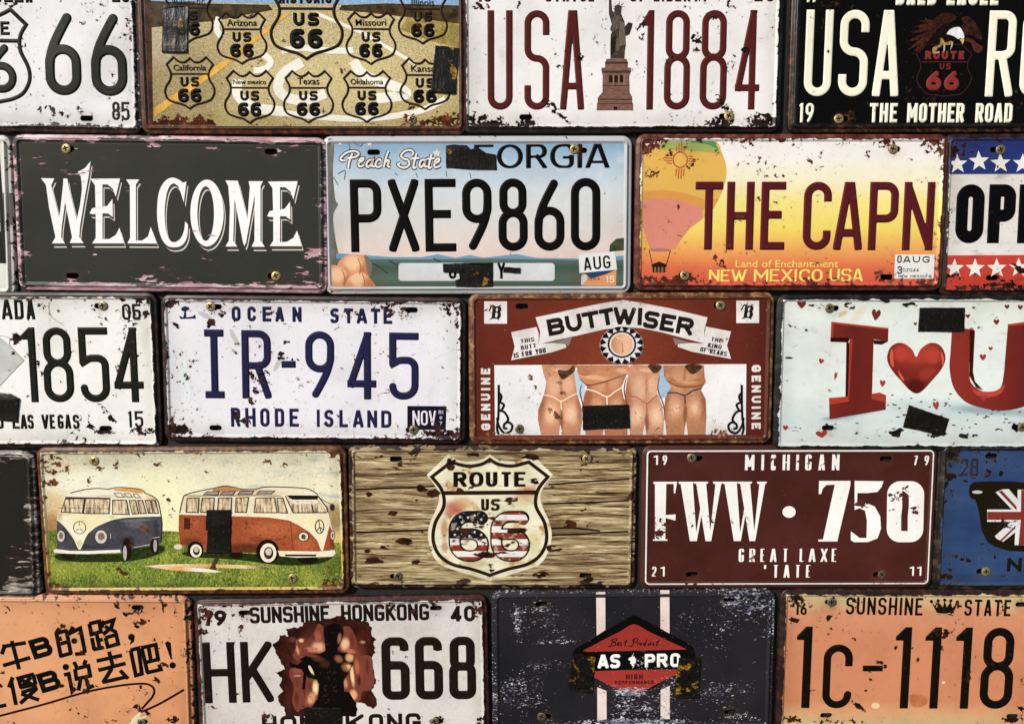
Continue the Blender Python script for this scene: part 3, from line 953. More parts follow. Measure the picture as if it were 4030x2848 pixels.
P.flat('printed_verge', [(1850, 120), (2216, 165), (2216, 330), (2000, 280), (1800, 200)], mottled('8a7a3a', 'b09a58', 160), 3)
YEL = 'e0ae3a'
P.flat('painted_centre_line', [(115, 742), (620, 398), (1028, 85), (1052, 88), (640, 432), (262, 700), (120, 802)], mottled('d6a030', 'ecc050', 90), 4)
P.line('painted_edge_line', [(1225, 92), (1560, 235), (1905, 440)], 22, 'eceadc', 4)
P.line('painted_road_shield', None, 66, 'efede2', 4, smooth=True, many=[[(1130, 425), (1010, 500), (965, 590), (1010, 660), (1140, 688), (1290, 640)], [(1480, 415), (1560, 520), (1780, 600), (1835, 650), (1640, 675)], [(690, 545), (690, 650), (800, 735), (1000, 765)]])
P.line('painted_road_line', None, 40, 'efede2', 5, smooth=True, many=[[(860, 370), (915, 420), (880, 470), (800, 485)], [(990, 350), (1130, 330), (1250, 345), (1400, 350), (1480, 345)], [(850, 735), (1000, 775), (1500, 815), (1900, 770), (2110, 680)], [(560, 120), (545, 200), (580, 260)]])
SH = [(350, -55, 335, 345, 'Washington D.C', 16, 34), (717, 88, 335, 350, 'Arizona', 0, 44), (1600, 85, 335, 355, 'Missouri', 0, 44), (1955, -50, 330, 350, 'Illinois', 0, 44),
      (360, 393, 338, 352, 'California', 0, 40), (770, 486, 338, 356, 'New mexico', 0, 34), (1172, 488, 336, 352, 'Texas', 0, 46), (1572, 488, 336, 348, 'Oklahoma', 0, 36), (1970, 402, 336, 348, 'Kansas', 0, 44)]
INK = '1c1712'
for cx, y0, w, h, nm, dy, cap in SH:
    o = P.line('route_shield', shield_outline(cx, y0, w, h), 13, '2e2016', 7, closed=True, emb=.0005, label='shield outline for ' + nm)
    P.line('shield_bar', [(cx - w * .385, y0 + h * .325), (cx + w * .385, y0 + h * .328)], 11, '2e2016', 8, parent=o)
    half = {'Texas': 75, 'Illinois': 78, 'Arizona': 103, 'Missouri': 105, 'Kansas': 95}.get(nm, 112)
    P.font(nm, cx - half, cx + half, y0 + h * .26 - cap, y0 + h * .26, INK, .012, layer=8, parent=o)
    P.text('US', cx - 64, cx + 64, y0 + h * .385, y0 + h * .575, '241e18', 17, gap=.3, parent=o, layer=8, emb=.0006, label='lettering reading US')
    P.text('bb', cx - 80, cx + 80, y0 + h * .61, y0 + h * .88, '15140f', 25, gap=.18, parent=o, layer=8, emb=.0008, label='lettering reading 66')
o = P.line('route_shield', shield_outline(1160, -98, 488, 503), 19, '2a1c14', 7, closed=True, emb=.0006, label='large central shield outline')
P.line('shield_bar', [(970, 60), (1350, 63)], 15, '2a1c14', 8, parent=o)
P.text('HISTORIC', 968, 1330, -30, 26, '241a14', 17, parent=o, layer=8, emb=.0004)
P.text('US', 1068, 1245, 90, 180, '1c1a16', 24, gap=.3, parent=o, layer=8)
P.text('bb', 1045, 1270, 200, 338, '14140f', 36, gap=.2, parent=o, layer=8, label='lettering reading 66')
P.screw(1880, 822)
P.tape([(180, 40), (356, 44), (345, 365), (172, 362)], 'dark tape patch over the upper left shield', 1)
P.tape([(2042, 315), (2202, 330), (2180, 645), (2010, 632)], 'dark tape patch over the lower right shield', 1)

# ---- USA 1884 with the statue
P = Plate('licence_plate', 'white plate reading USA 1884 in dark red beside a statue on a pedestal', 'plate', (1820, 0, .5575), corner=('BR', 2243, 936), ang=0, size=(.307, .156),
          paint='eae9e8', slots=[(447, 827), (1855, 822)],
          wear=dict(edge=.011, edge_k=.30, border_k=.85, base=.0, amp=.007, cols=('0e0b08', '1d1510', '3a2a1e'),
                    blobs=[(650, 770, 190, 42, 40, .42), (1850, 750, 190, 40, 50, .4), (830, 400, 60, 40, 0, .3), (690, 480, 50, 30, 30, .25), (1260, 170, 60, 90, 0, .32), (1275, 265, 50, 40, 0, .3), (940, 285, 40, 60, 0, .34), (1650, 270, 70, 50, 20, .34),
                           (1460, 430, 50, 110, 0, .3), (2000, 365, 70, 40, 40, .4), (1900, 450, 50, 120, 20, .26), (410, 30, 50, 60, 30, .3), (1890, 25, 50, 60, -30, .3), (150, 855, 220, 80, 0, .45), (2110, 850, 170, 80, 0, .45), (1820, 870, 120, 50, 0, .35),
                           (130, 45, 90, 40, 0, .4), (1000, 350, 30, 50, 0, .28), (1650, 355, 60, 40, 30, .28), (620, 250, 70, 90, 0, .16), (1000, 180, 60, 60, 0, .2), (1250, 500, 60, 80, 0, .15), (450, 870, 100, 40, 0, .4)]))
MAR = '58221f'
P.chars([('U', 177, 355), ('S', 437, 614), ('A', 690, 862), ('1', 1262, 1350), ('8', 1425, 1608), ('8', 1678, 1868), ('4', 1926, 2100)], 75, 778, MAR, 46)
P.chars([('1', 112, 135), ('8', 148, 205)], -80, 14, MAR, 18, one='lettering reading 18')
P.text('STATUE', 585, 930, -80, 14, MAR, 18, gap=.35)
P.text('OF', 1180, 1295, -80, 14, MAR, 18, gap=.35)
P.text('LIBERTY', 1350, 1735, -80, 14, MAR, 18, gap=.35)
P.text('28', 2060, 2200, -80, 14, MAR, 18, gap=.35)
P.screw(1880, 822)
use(P, (2360, 0, .27730))
STAT = mottled('2b2622', '5c534a', 300, (3, .8))
o = P.flat('printed_statue', [(132, -60), (160, -60), (178, 150), (205, 180), (213, 90), (262, 66), (312, 90), (306, 200), (352, 310), (358, 380), (410, 318), (468, 335), (462, 380), (425, 490), (380, 515), (368, 505),
                              (372, 640), (358, 720), (352, 835), (152, 835), (150, 700), (155, 500), (172, 455), (150, 430), (150, 400), (172, 350), (130, 200)], STAT, 2)
for a, b in [((215, 95), (172, 82)), ((232, 76), (214, 34)), ((272, 66), (283, 10)), ((305, 78), (350, 38)), ((312, 104), (374, 98)), ((312, 128), (362, 155)), ((214, 125), (180, 130))]:
    P.flat('crown_ray', [(a[0] - 5, a[1] - 5), (b[0], b[1]), (a[0] + 6, a[1] + 5)], '2f2a26', 3, parent=o)
P.flat('robe_fold', [(205, 200), (300, 235), (270, 400), (170, 470), (180, 330)], mottled('4a423a', '7a6e60', 260, (3, .7)), 3, parent=o)
P.flat('robe_fold', [(290, 300), (352, 330), (370, 640), (280, 660), (275, 480)], mottled('5a5248', '857a6c', 260, (4, .5)), 3, parent=o)
P.flat('robe_fold', [(240, 560), (275, 520), (280, 720), (225, 730)], '6b6054', 4, parent=o)
P.flat('robe_shadow', [(160, 560), (230, 500), (215, 720), (160, 800)], '2a2520', 4, parent=o)
P.flat('tablet', [(360, 385), (410, 320), (466, 338), (424, 488), (372, 505)], '3a322c', 4, parent=o)
BRK = mottled('6a4c40', '8f6c5c', 240, (.6, 2.5))
o = P.flat('printed_pedestal', [(95, 838), (382, 838), (402, 905), (398, 960), (452, 968), (436, 1040), (420, 1080), (425, 1310), (462, 1380), (462, 1470), (474, 1480), (476, 1570), (-42, 1570), (-40, 1480), (-30, 1470), (-28, 1390), (40, 1310), (42, 1080), (24, 1000), (24, 965), (75, 960), (78, 905)], BRK, 2)
P.flat('cornice', [(76, 880), (400, 880), (400, 908), (76, 908)], '4a362d', 3, parent=o)
P.flat('cornice', [(26, 1005), (448, 1005), (436, 1038), (40, 1038)], '503a30', 3, parent=o)
for x in (132, 208, 284):
    P.flat('pedestal_window', rect(x, 1072, x + 50, 1172), '2c1d18', 3, parent=o)
    P.flat('pedestal_pier', rect(x + 53, 1066, x + 72, 1205), '9a7866', 3, parent=o)
P.flat('cornice', rect(38, 1212, 425, 1222), '4d372e', 3, parent=o)
P.flat('cornice', [(-28, 1405), (462, 1405), (462, 1420), (-28, 1420)], '4d372e', 3, parent=o)
P.flat('cornice', [(-38, 1468), (472, 1468), (472, 1480), (-38, 1480)], '4d372e', 3, parent=o)
P.flat('pedestal_door', rect(200, 1515, 247, 1560), '2a1c17', 3, parent=o)

# ---- black plate with the eagle
P = Plate('licence_plate', 'black plate with cream USA and an eagle on a route shield, top right corner', 'plate', (3060, 0, .4225), corner=('BL', 95, 1236), ang=-.2, size=(.307, .156),
          paint='14110e', slots=[(600, 1107)],
          wear=dict(edge=.011, edge_k=.26, border_k=.26, base=-.05, amp=.006, cols=('14100c', '3a2418', '6a4a34'), grime=.1, blobs=[(680, 1080, 60, 90, -30, .25), (470, 480, 30, 30, 0, .25), (325, 850, 50, 40, 0, .25), (300, 1000, 50, 60, 0, .2)]))
CR = 'f4f1dc'
P.chars([('U', 255, 508), ('S', 574, 845), ('A', 897, 1142), ('R', 1955, 2212), ('O', 2272, 2520)], ((255, 97), (2212, 105)), ((255, 898), (2212, 902)), CR, 72, emb=.0005)
P.text('BALD', 1100, 1480, -128, 54, CR, 40, gap=.22)
P.text('EAGLE', 1575, 2060, -128, 54, CR, 40, gap=.22)
P.chars([('1', 265, 300), ('7', 318, 372)], -128, 28, CR, 26, one='lettering reading 17')
P.chars([('1', 203, 240), ('9', 262, 340)], 962, 1144, CR, 27, one='lettering reading 19')
P.text('THE', 860, 1120, 962, 1143, CR, 31, gap=.2)
P.text('MOTHER', 1210, 1745, 962, 1143, CR, 31, gap=.16)
P.text('ROAD', 1848, 2195, 962, 1143, CR, 31, gap=.16)
P.screw(570, 1107)
use(P, (3540, 30, .2280))
RED = '88302a'
hs = [(760, 560), (880, 640), (1000, 640), (1080, 640), (1250, 810), (1185, 940), (1180, 1050), (1235, 1180), (1230, 1280), (1160, 1400), (1050, 1490), (880, 1515), (760, 1535)]
hsc = hs[:5] + catmull(hs[4:], False)[1:]
P.line('shield_outline', None, 16, '44211f', 2, many=[hsc, mirror(hsc, 770)])
P.line('shield_bar', [(385, 940), (1180, 940)], 13, '5a2a26', 2)
P.text('ROUTE', 440, 1115, 752, 895, RED, 40, gap=.35, layer=3, emb=0)
P.text('US', 690, 885, 962, 1070, '6e2a24', 26, gap=.3, layer=3, emb=0)
P.chars([('6', 462, 728), ('6', 772, 1035)], 1092, 1430, RED, 88, layer=3, emb=.0006)
FEA = mottled('2a1512', '4c2a22', 300, (1, 3))
o = P.flat('printed_eagle', [(975, 150), (940, 230), (860, 270), (940, 290), (1060, 350), (1040, 480), (930, 600), (780, 570), (700, 620), (470, 640), (460, 560), (560, 380), (700, 250)], mottled('150e0c', '281813', 260), 4, smooth=True)
for a, b, w in [((560, 380), (430, 175), 55), ((640, 260), (325, 238), 62), ((600, 300), (240, 345), 62), ((580, 350), (198, 445), 58), ((560, 420), (112, 608), 62), ((540, 470), (125, 745), 62), ((520, 500), (210, 828), 62)]:
    ax, ay = a; bx, by = b
    L = math.hypot(bx - ax, by - ay); nx, ny = -(by - ay) / L * w / 2, (bx - ax) / L * w / 2
    mx, my = ax + (bx - ax) * .6, ay + (by - ay) * .6
    P.flat('wing_feather', [(ax + nx, ay + ny), (mx + nx * 1.1, my + ny * 1.1), (bx, by), (mx - nx, my - ny), (ax - nx, ay - ny)], mottled('2c1511', '58301f', 220), 5, parent=o)
P.flat('wing', [(560, 330), (600, 200), (720, 110), (860, 100), (970, 150), (960, 215), (860, 265), (720, 320), (640, 400), (560, 470), (480, 480)], mottled('26120c', '46281c', 320, (1, 2)), 6, smooth=True, parent=o)
P.flat('wing', [(1065, 340), (1100, 270), (1060, 210), (1110, 165), (1200, 165), (1300, 260), (1380, 400), (1420, 480), (1415, 575), (1350, 540), (1240, 480), (1160, 480), (1110, 450)], mottled('1c1010', '4a2a24', 260), 5, smooth=True, parent=o)
P.flat('wing_tip', [(1130, 530), (1230, 540), (1330, 620), (1430, 680), (1415, 755), (1350, 785), (1280, 740), (1230, 620), (1130, 580)], mottled('42201a', '643428', 260), 5, smooth=True, parent=o)
P.flat('head', [(820, 440), (860, 390), (940, 350), (1030, 345), (1080, 410), (1112, 490), (1100, 540), (1050, 530), (1010, 550), (950, 510), (880, 480), (815, 465)], mottled('d2d0d8', 'f6f4f8', 200), 7, smooth=True, parent=o)
P.flat('beak', [(1035, 560), (1070, 530), (1110, 555), (1105, 600), (1080, 638), (1065, 600)], 'cdbb4a', 8, parent=o)
P.flat('leg', [(700, 540), (740, 540), (785, 610), (880, 580), (920, 610), (850, 650), (760, 650), (690, 690), (600, 720), (575, 690), (690, 640)], mottled('7a5a2c', 'b89a58', 300), 7, smooth=True, parent=o)
P.flat('foot', [(570, 700), (640, 690), (640, 730), (600, 750), (680, 765), (640, 800), (575, 800), (565, 760)], 'ab8c4c', 8, smooth=True, parent=o)
for q in ([(755, 640), (785, 640), (778, 740), (752, 785)], [(895, 610), (920, 600), (910, 670), (868, 748)], [(640, 795), (690, 755), (680, 790)]):
    P.flat('talon', q, 'b9b0a4', 8, parent=o)
# ================================================================== row 2
# ---- sliver of a white plate at the left edge
P = Plate('tin_sign', 'white edged tin sign with a dark picture panel, left of the WELCOME sign', 'sign', (0, 500, .4196), corner=('TR', 96, 74), ang=1.6, size=(.300, .156), lift=.0045,
          paint='e9ebe4', wear=dict(edge=.008, edge_k=.2, border_k=.12, base=-.03, cols=('14110e', '3a2a20', '6a4c34')))
P.flat('picture_panel', [(-2200, 180), (2, 245), (70, 1280), (-2150, 1210)], mottled('20211e', '34332e', 60), 1)
P.flat('picture_panel_light', [(-300, 260), (-22, 265), (10, 980), (-280, 960)], mottled('9fb0ac', 'c9d2cc', 60), 2)
P.flat('brown_band', [(30, 618), (104, 618), (124, 912), (42, 912)], '473c36', 2)

# ---- WELCOME
P = Plate('tin_sign', 'black tin sign reading WELCOME in white western letters', 'sign', (0, 500, .5662), corners=[(85, 45), (2260, 72), (2287, 1150), (110, 1140)], lift=.0085,
          paint='383934', slots=[(470, 150), (1885, 172), (502, 1033), (1905, 1035)],
          wear=dict(edge=.010, edge_k=.30, border_k=.12, base=-.02, amp=.010, chip=170, stretch=(.4, 1.6), cols=('8a6870', 'b8929a', 'd6c4c4'), grime=.08,
                    blobs=[(620, 95, 70, 30, 0, .3), (1050, 120, 80, 35, 0, .3), (1490, 160, 110, 40, 0, .32), (170, 890, 120, 110, 0, .2), (2180, 900, 130, 90, 0, .26), (1030, 1060, 90, 50, 0, .3), (2100, 1060, 220, 90, 0, .26), (700, 1105, 700, 45, 0, .32), (1700, 1110, 700, 50, 0, .32),
                           (2080, 965, 60, 25, 0, .25), (400, 70, 400, 40, 0, .26), (1700, 70, 600, 40, 0, .26), (2190, 520, 50, 90, 0, .2), (160, 500, 50, 90, 0, .15)]))
WEL = {
 'W': [(283, 355), (377, 358), (355, 405), (412, 632), (438, 400), (440, 358), (468, 358), (478, 420), (533, 645), (556, 540), (570, 430), (562, 345), (540, 312), (590, 287), (630, 238), (615, 345), (592, 470), (555, 690), (550, 765), (580, 806), (484, 806), (500, 765), (452, 520), (428, 690), (424, 765), (450, 808), (360, 808), (384, 765), (340, 560), (318, 400)],
 'E': [(628, 360), (835, 358), (805, 485), (785, 430), (750, 400), (712, 398), (712, 555), (745, 548), (782, 500), (784, 625), (750, 600), (712, 600), (712, 780), (760, 778), (805, 750), (830, 700), (862, 808), (640, 808), (665, 770), (665, 605), (640, 605), (622, 600), (640, 565), (664, 560), (660, 405)],
 'L': [(877, 365), (968, 365), (945, 400), (945, 790), (990, 788), (1030, 760), (1048, 695), (1092, 810), (885, 808), (905, 770), (903, 405)],
 'C': [(1297, 380), (1278, 525), (1262, 470), (1240, 412), (1205, 392), (1170, 430), (1150, 520), (1145, 620), (1155, 720), (1180, 785), (1215, 800), (1255, 775), (1280, 720), (1288, 655), (1308, 680), (1302, 760), (1270, 818), (1215, 836), (1160, 822), (1118, 760), (1095, 650), (1094, 540), (1110, 440), (1150, 375), (1200, 352), (1250, 370), (1272, 388)],
 'M': [(1568, 372), (1655, 375), (1722, 640), (1738, 420), (1730, 378), (1830, 378), (1812, 410), (1812, 790), (1842, 832), (1750, 832), (1770, 790), (1772, 470), (1712, 800), (1700, 828), (1690, 800), (1632, 500), (1622, 790), (1650, 830), (1568, 830), (1592, 790), (1600, 560), (1588, 410)]}
WEL['O'] = ellipse(1440, 598, 116, 232, 36)
OIN = ellipse(1431, 602, 58, 190, 36)
E2 = [(x + 1236, y + 20) for x, y in WEL['E']]
sh = lambda pts, dx, dy: [(x + dx, y + dy) for x, y in pts]
for ch, pts in [('W', WEL['W']), ('E', WEL['E']), ('L', WEL['L']), ('C', WEL['C']), ('O', WEL['O']), ('M', WEL['M']), ('E', E2)]:
    hole = OIN if ch == 'O' else None
    hs = (lambda dx, dy: sh(OIN, dx, dy) if hole else None)
    if ch == 'C':
        pts = catmull(pts[:3], False, 1) + catmull(pts[3:14], False, 4) + [pts[14]] + catmull(pts[14:], False, 4)[1:]
    o = P.flat('letter', pts, 'fbfaf4', 4, hole=hole, rough=.5, label='white letter ' + ch)
    P.flat('letter_outline', sh(pts, 13, 30), 'd9d6cc', 1, hole=hs(15, 30), parent=o, rough=.5)
    P.flat('letter_shade', sh(pts, 7, 22), '4a443c', 2, hole=hs(9, 22), parent=o, rough=.5)
P.screw(460, 150); P.screw(1920, 1035)

# ---- Peach State GEORGIA
P = Plate('licence_plate', 'pale blue peach plate with black PXE9860', 'plate', (1260, 500, .5444), corners=[(12, 62), (2255, 60), (2250, 1200), (30, 1212)], lift=.0065,
          paint=grad('Y', [(0, '4c5c52'), (.145, '586a60'), (.16, '6d8078'), (.17, 'dcc4b8'), (.3, 'ddd0c8'), (.5, 'd2d4d4'), (.66, 'd2d8dc'), (.82, 'b2c8d8'), (.95, '8db2cf'), (1, '86aecd')], -.075, .075,
                     extra=lambda nt, co, c: nt.mix(nt.rng(nt.noise(co, 60, 4), .52, .75, 0., .35), c, lin('e8eaec'))),
          slots=[(387, 183), (1885, 168), (408, 1112), (1858, 1088)],
          wear=dict(edge=.006, edge_k=.15, border_k=0, base=-.12, cols=('2a2a26', '3a3630', '6a5a40'), grime=.12, cluster=.05,
                    blobs=[(2150, 378, 40, 30, 30, .3), (2062, 487, 30, 22, 0, .3), (1400, 905, 70, 30, 0, .28), (60, 1185, 60, 30, 0, .3), (110, 160, 60, 100, 0, .2)]))
# the bare grey rim of this plate
oR = P.ring(.0009); iR = P.ring(.0084)
def rim_band(P, paint, o_, i_, layer=1):
    V, Fc = [], []
    prof = [(0.0, -.0022), (.0004, -.0012), (.0013, -.0007), (.0032, -.0006), (.0038, -.0002), (.0046, .0012), (.0054, .0018), (.0062, .0014), (.0071, .0002), (.0078, -.0001)]
    rows = [(o, z) for o, z in prof if o_ <= o <= i_]
    n = len(P.ring(0))
    for o, z in rows:
        V += [(x, y, z + layer * LAYER) for x, y in P.ring(o)]
    for a in range(len(rows) - 1):
        for i in range(n):
            Fc.append((a * n + i, a * n + (i + 1) % n, (a + 1) * n + (i + 1) % n, (a + 1) * n + i))
    return mesh_obj('painted_rim', V, Fc, P.mat(paint), P.root, smooth=True)
rim_band(P, 'c4c6ca', 0, .0078)
P.flat('printed_trunk', [(52, 115), (100, 120), (92, 330), (110, 520), (130, 560), (95, 640), (110, 800), (135, 960), (60, 990), (58, 500)], mottled('5c5a54', '8a8880', 120, (1, .3)), 2, smooth=True)
P.flat('printed_hills', [(118, 912), (300, 925), (520, 940), (740, 940), (850, 920), (980, 945), (1080, 925), (1180, 945), (1420, 918), (1560, 945), (1860, 950), (2195, 930), (2200, 985), (118, 985)], '6f9ab8', 2)
P.flat('printed_field', [(118, 950), (700, 958), (1200, 950), (1900, 962), (2205, 960), (2205, 1170), (75, 1175)], grad('Y', [(0, '3c4c42'), (.4, '5c7064'), (.7, '4a5c52'), (1, '647870')], -.075, -.04, .004), 3)
P.flat('printed_tree', [(2090, 900), (2095, 850), (2140, 808), (2205, 800), (2205, 890)], mottled('33402c', '4c5a3c', 160), 4)
for pts, c1, c2 in [([(130, 985), (200, 925), (300, 925), (360, 960), (375, 1030), (350, 1080), (250, 1110), (150, 1050)], 'd69a6a', 'e4b084'), ([(68, 1010), (150, 1010), (205, 1060), (215, 1130), (190, 1172), (70, 1172)], 'cf9468', 'dcaa80'), ([(210, 1090), (300, 1050), (360, 1090), (395, 1172), (200, 1172)], 'd89c6c', 'e6b68c')]:
    cx_, cy_ = sum(p[0] for p in pts) / len(pts), sum(p[1] for p in pts) / len(pts)
    P.flat('printed_peach', pts, P.soft(c1, [(cx_ - 25, cy_ - 25, 90, 80, 0, 'f0caa0', .85), (cx_ + 60, cy_ + 40, 60, 90, 0, 'b06a40', .7), (cx_ - 80, cy_ + 50, 40, 70, 0, 'c0835c', .7)]), 5, smooth=True)
    P.line('peach_crease', [(cx_ + 10, cy_ - 60), (cx_ + 30, cy_), (cx_ + 22, cy_ + 60)], 6, 'a8673f', 6, smooth=True)
P.flat('peach_shadow', [(322, 930), (365, 960), (378, 1030), (352, 1070), (335, 1000)], '7c7468', 6, smooth=True)
P.line('printed_furrow', None, 10, '31483c', 4, smooth=True, many=[[(380, 985), (440, 1020), (490, 1060)], [(500, 965), (560, 1000), (640, 1020)], [(820, 950), (850, 965), (870, 975)]])
P.line('printed_branch', None, 5, '5f6f74', 4, smooth=True, many=[[(200, 110), (215, 150), (205, 180), (260, 165)], [(240, 112), (290, 140), (310, 115)], [(130, 340), (180, 315), (175, 380)], [(60, 330), (100, 370), (130, 420)], [(690, 330), (705, 365)], [(540, 330), (560, 350)], [(910, 320), (915, 360)], [(1080, 330), (1090, 370)]])
P.flat('blossom', star(358, 122, 26), 'e8e6dc', 4); P.flat('blossom', star(145, 118, 20), 'e8e6dc', 4); P.flat('blossom', star(845, 190, 36), 'e4dccc', 4)
BK = '15140f'
P.chars([('P', 220, 445), ('X', 494, 714), ('E', 758, 982), ('9', 1027, 1240), ('8', 1288, 1500), ('6', 1548, 1766), ('0', 1812, 2026)], ((220, 381), (1990, 368)), ((220, 906), (1990, 893)), BK, 58, layer=3)
P.chars([('E', 1112, 1262), ('O', 1276, 1466), ('R', 1488, 1640), ('G', 1662, 1835), ('I', 1862, 1892), ('A', 1918, 2092)], ((1112, 128), (2092, 120)), ((1112, 300), (2092, 294)), BK, 34, thin=.5, serif=17, slab=9, emb=.0007, layer=3)
use(P, (1320, 560, .4791))
PS = [[(100, 130), (150, 125), (190, 105), (180, 80), (130, 75), (80, 95), (45, 130), (50, 150), (80, 150)], [(140, 90), (115, 160), (105, 215)], [(190, 170), (225, 150), (230, 130), (205, 140), (190, 175), (200, 200), (235, 190)], [(300, 145), (275, 150), (255, 185), (270, 205), (300, 175), (310, 145), (302, 195), (325, 200)],
      [(375, 155), (360, 140), (335, 165), (332, 195), (355, 205), (385, 190)], [(435, 75), (415, 130), (398, 208)], [(402, 175), (425, 150), (440, 155), (430, 195), (452, 205)],
      [(630, 105), (640, 85), (615, 65), (570, 75), (540, 110), (560, 135), (600, 150), (605, 185), (570, 210), (530, 200), (515, 180), (535, 170)], [(665, 95), (640, 205), (665, 205)], [(625, 135), (690, 130)], [(735, 145), (705, 150), (690, 190), (705, 205), (730, 175), (742, 145), (732, 195), (755, 200)],
      [(790, 100), (765, 205), (790, 205)], [(755, 138), (815, 130)], [(815, 175), (850, 155), (850, 135), (825, 145), (812, 185), (825, 208), (862, 192)]]
P.line('script_outline', None, 30, '2b2722', 4, smooth=True, many=PS)
P.line('script_lettering', None, 15, 'eeeae2', 6, smooth=True, many=PS, label='white script reading Peach State')
use(P, (1260, 500, .5444))
rr = lambda x0, y0, x1, y1, r: [(x, y) for x, y, _ in fillet([(x0, y0), (x1, y0), (x1, y1), (x0, y1)], True, r)]
P.flat('county_label', rr(568, 983, 1695, 1112, 22), mottled('c6cace', 'dcdfe2', 20), 5)
P.chars([('U', 930, 985), ('Y', 1282, 1338)], ((930, 990), (1338, 980)), ((930, 1098), (1338, 1096)), BK, 19, layer=6, emb=.0004)
P.flat('month_sticker', [(1868, 922), (2132, 900), (2146, 1030), (1874, 1056)], 'e2e4e4', 7)
P.chars([('A', 1905, 1958), ('U', 1975, 2030), ('G', 2045, 2098)], ((1905, 945), (2098, 925)), ((1905, 1038), (2098, 1020)), BK, 14, one='lettering reading AUG', layer=8, emb=.0003)
P.flat('year_sticker', [(1892, 1062), (2142, 1032), (2140, 1146), (1890, 1148)], 'd99a62', 6)
P.flat('year_sticker_blue', [(1905, 1055), (2130, 1035), (2060, 1065), (1960, 1095)], '31406e', 8)
P.text('15', 2062, 2128, 1075, 1125, 'f0d8bc', 9, gap=.3, layer=8, emb=0)
P.font('PZ1010', 1940, 2020, 1088, 1106, '3a2a20', .01, layer=8)
P.flat('bare_patch', [(1888, 1075), (1925, 1065), (1930, 1100), (1900, 1140), (1885, 1138)], 'd8d4cc', 8)
P.screw(1838, 160)
P.tape([(908, 138), (960, 128), (1060, 134), (1090, 165), (1140, 150), (1200, 190), (1268, 200), (1276, 312), (1090, 305), (910, 296)], 'torn dark brown tape over the state name', 1)
P.tape([(888, 988), (1248, 980), (1250, 1162), (985, 1160), (975, 1110), (1010, 1095), (1005, 1055), (890, 1048)], 'torn dark tape over the county label', 1)
P.tape([(1330, 1012), (1446, 1018), (1444, 1056), (1322, 1050)], 'small strip of dark tape on the county label', 0)

# ---- THE CAPN
P = Plate('licence_plate', 'yellow and orange hot-air balloon plate with dark red THE CAPN', 'plate', (2470, 500, .5618), corners=[(65, 40), (2250, 54), (2212, 1150), (38, 1140)], lift=.0088,
          paint=grad('Y', [(0, 'f0ece8'), (.012, 'efe9e4'), (.016, 'd2503a'), (.14, 'da6c40'), (.25, 'e6a254'), (.4, 'ead662'), (.58, 'eee08a'), (.74, 'f0ead2'), (.9, 'efecea'), (1, 'efecea')], -.0735, .0735),
          slots=[(445, 143), (1868, 155), (400, 1038), (1815, 1050)],
          wear=dict(edge=.015, edge_k=.36, border_k=.5, base=-.01, amp=.012, cols=('4a2018', '5c2e26', '7c5040'), cluster=.08, grime=.06,
                    blobs=[(650, 950, 150, 40, 40, .4), (150, 120, 130, 100, 0, .3), (170, 310, 70, 60, 0, .3), (1000, 250, 500, 130, 0, .13), (1350, 190, 60, 50, 0, .25), (1690, 190, 60, 50, 0, .28), (820, 120, 60, 50, 0, .25), (910, 520, 40, 60, 0, .3), (1020, 545, 50, 40, 0, .3),
                           (790, 640, 60, 30, 40, .4), (440, 270, 50, 70, 30, .3), (290, 190, 40, 40, 0, .25), (2150, 130, 130, 120, 0, .26), (200, 1080, 300, 70, 0, .34), (2150, 1090, 200, 80, 0, .34), (1760, 1030, 60, 50, 40, .3), (700, 840, 60, 60, 40, .25), (1320, 290, 90, 50, 0, .2), (500, 210, 60, 40, 0, .25), (615, 180, 50, 40, 0, .28), (1150, 700, 120, 70, 0, .14), (1800, 110, 80, 60, 0, .26)]))
P.flat('printed_balloon', [(108, 190), (230, 130), (350, 90), (600, 92), (660, 180), (692, 290), (680, 400), (630, 520), (540, 630), (430, 715), (370, 790), (330, 852), (155, 852), (105, 770)], 'dfb352', 1, smooth=True)
P.flat('balloon_crown', [(200, 118), (350, 88), (600, 92), (655, 190), (600, 180), (440, 165), (225, 160)], 'a0b060', 2)
P.flat('balloon_crown', [(440, 90), (600, 92), (640, 160), (560, 122), (440, 108)], '4f9a5c', 3)
P.flat('balloon_band', [(106, 452), (240, 440), (400, 462), (560, 515), (640, 500), (600, 570), (525, 580), (300, 520), (106, 520)], 'd89a48', 2, smooth=False)
P.flat('balloon_panel', [(106, 520), (200, 500), (330, 508), (525, 570), (522, 640), (430, 712), (370, 788), (330, 852), (155, 852), (106, 705)], 'd98b78', 3)
P.flat('balloon_mouth', ellipse(225, 860, 76, 12), 'b07a70', 4)
P.line('balloon_rope', None, 5, '4c3220', 4, many=[[(150, 862), (172, 965)], [(300, 862), (270, 965)]])
o = P.flat('balloon_basket', [(168, 960), (272, 960), (264, 1018), (178, 1018)], '8a6a50', 4)
for x in (172, 197, 222, 247):
    P.flat('basket_stave', [(x, 958), (x + 14, 958), (x + 14, 1018), (x + 3, 1018)], '33241c', 5, parent=o)
P.flat('basket_top', [(168, 962), (220, 942), (272, 962), (272, 980), (168, 980)], '2e2019', 6, parent=o)
SUNR = 'b8442c'
o = P.line('printed_sun', ellipse(368, 230, 50, 54, 30), 8, SUNR, 3, closed=True, label='red sun symbol')
rays = []
for i, L in ((-27, 38), (-9, 56), (9, 56), (27, 38)):
    rays += [[(368 + i, 172), (368 + i, 172 - L)], [(368 + i, 292), (368 + i - 4, 292 + L + 14)], [(310, 230 + i), (310 - L, 230 + i - 6)], [(426, 230 + i), (426 + L - 8, 230 + i + 6)]]
P.line('sun_ray', None, 7, SUNR, 3, many=rays, parent=o)
MR = '5a1c22'
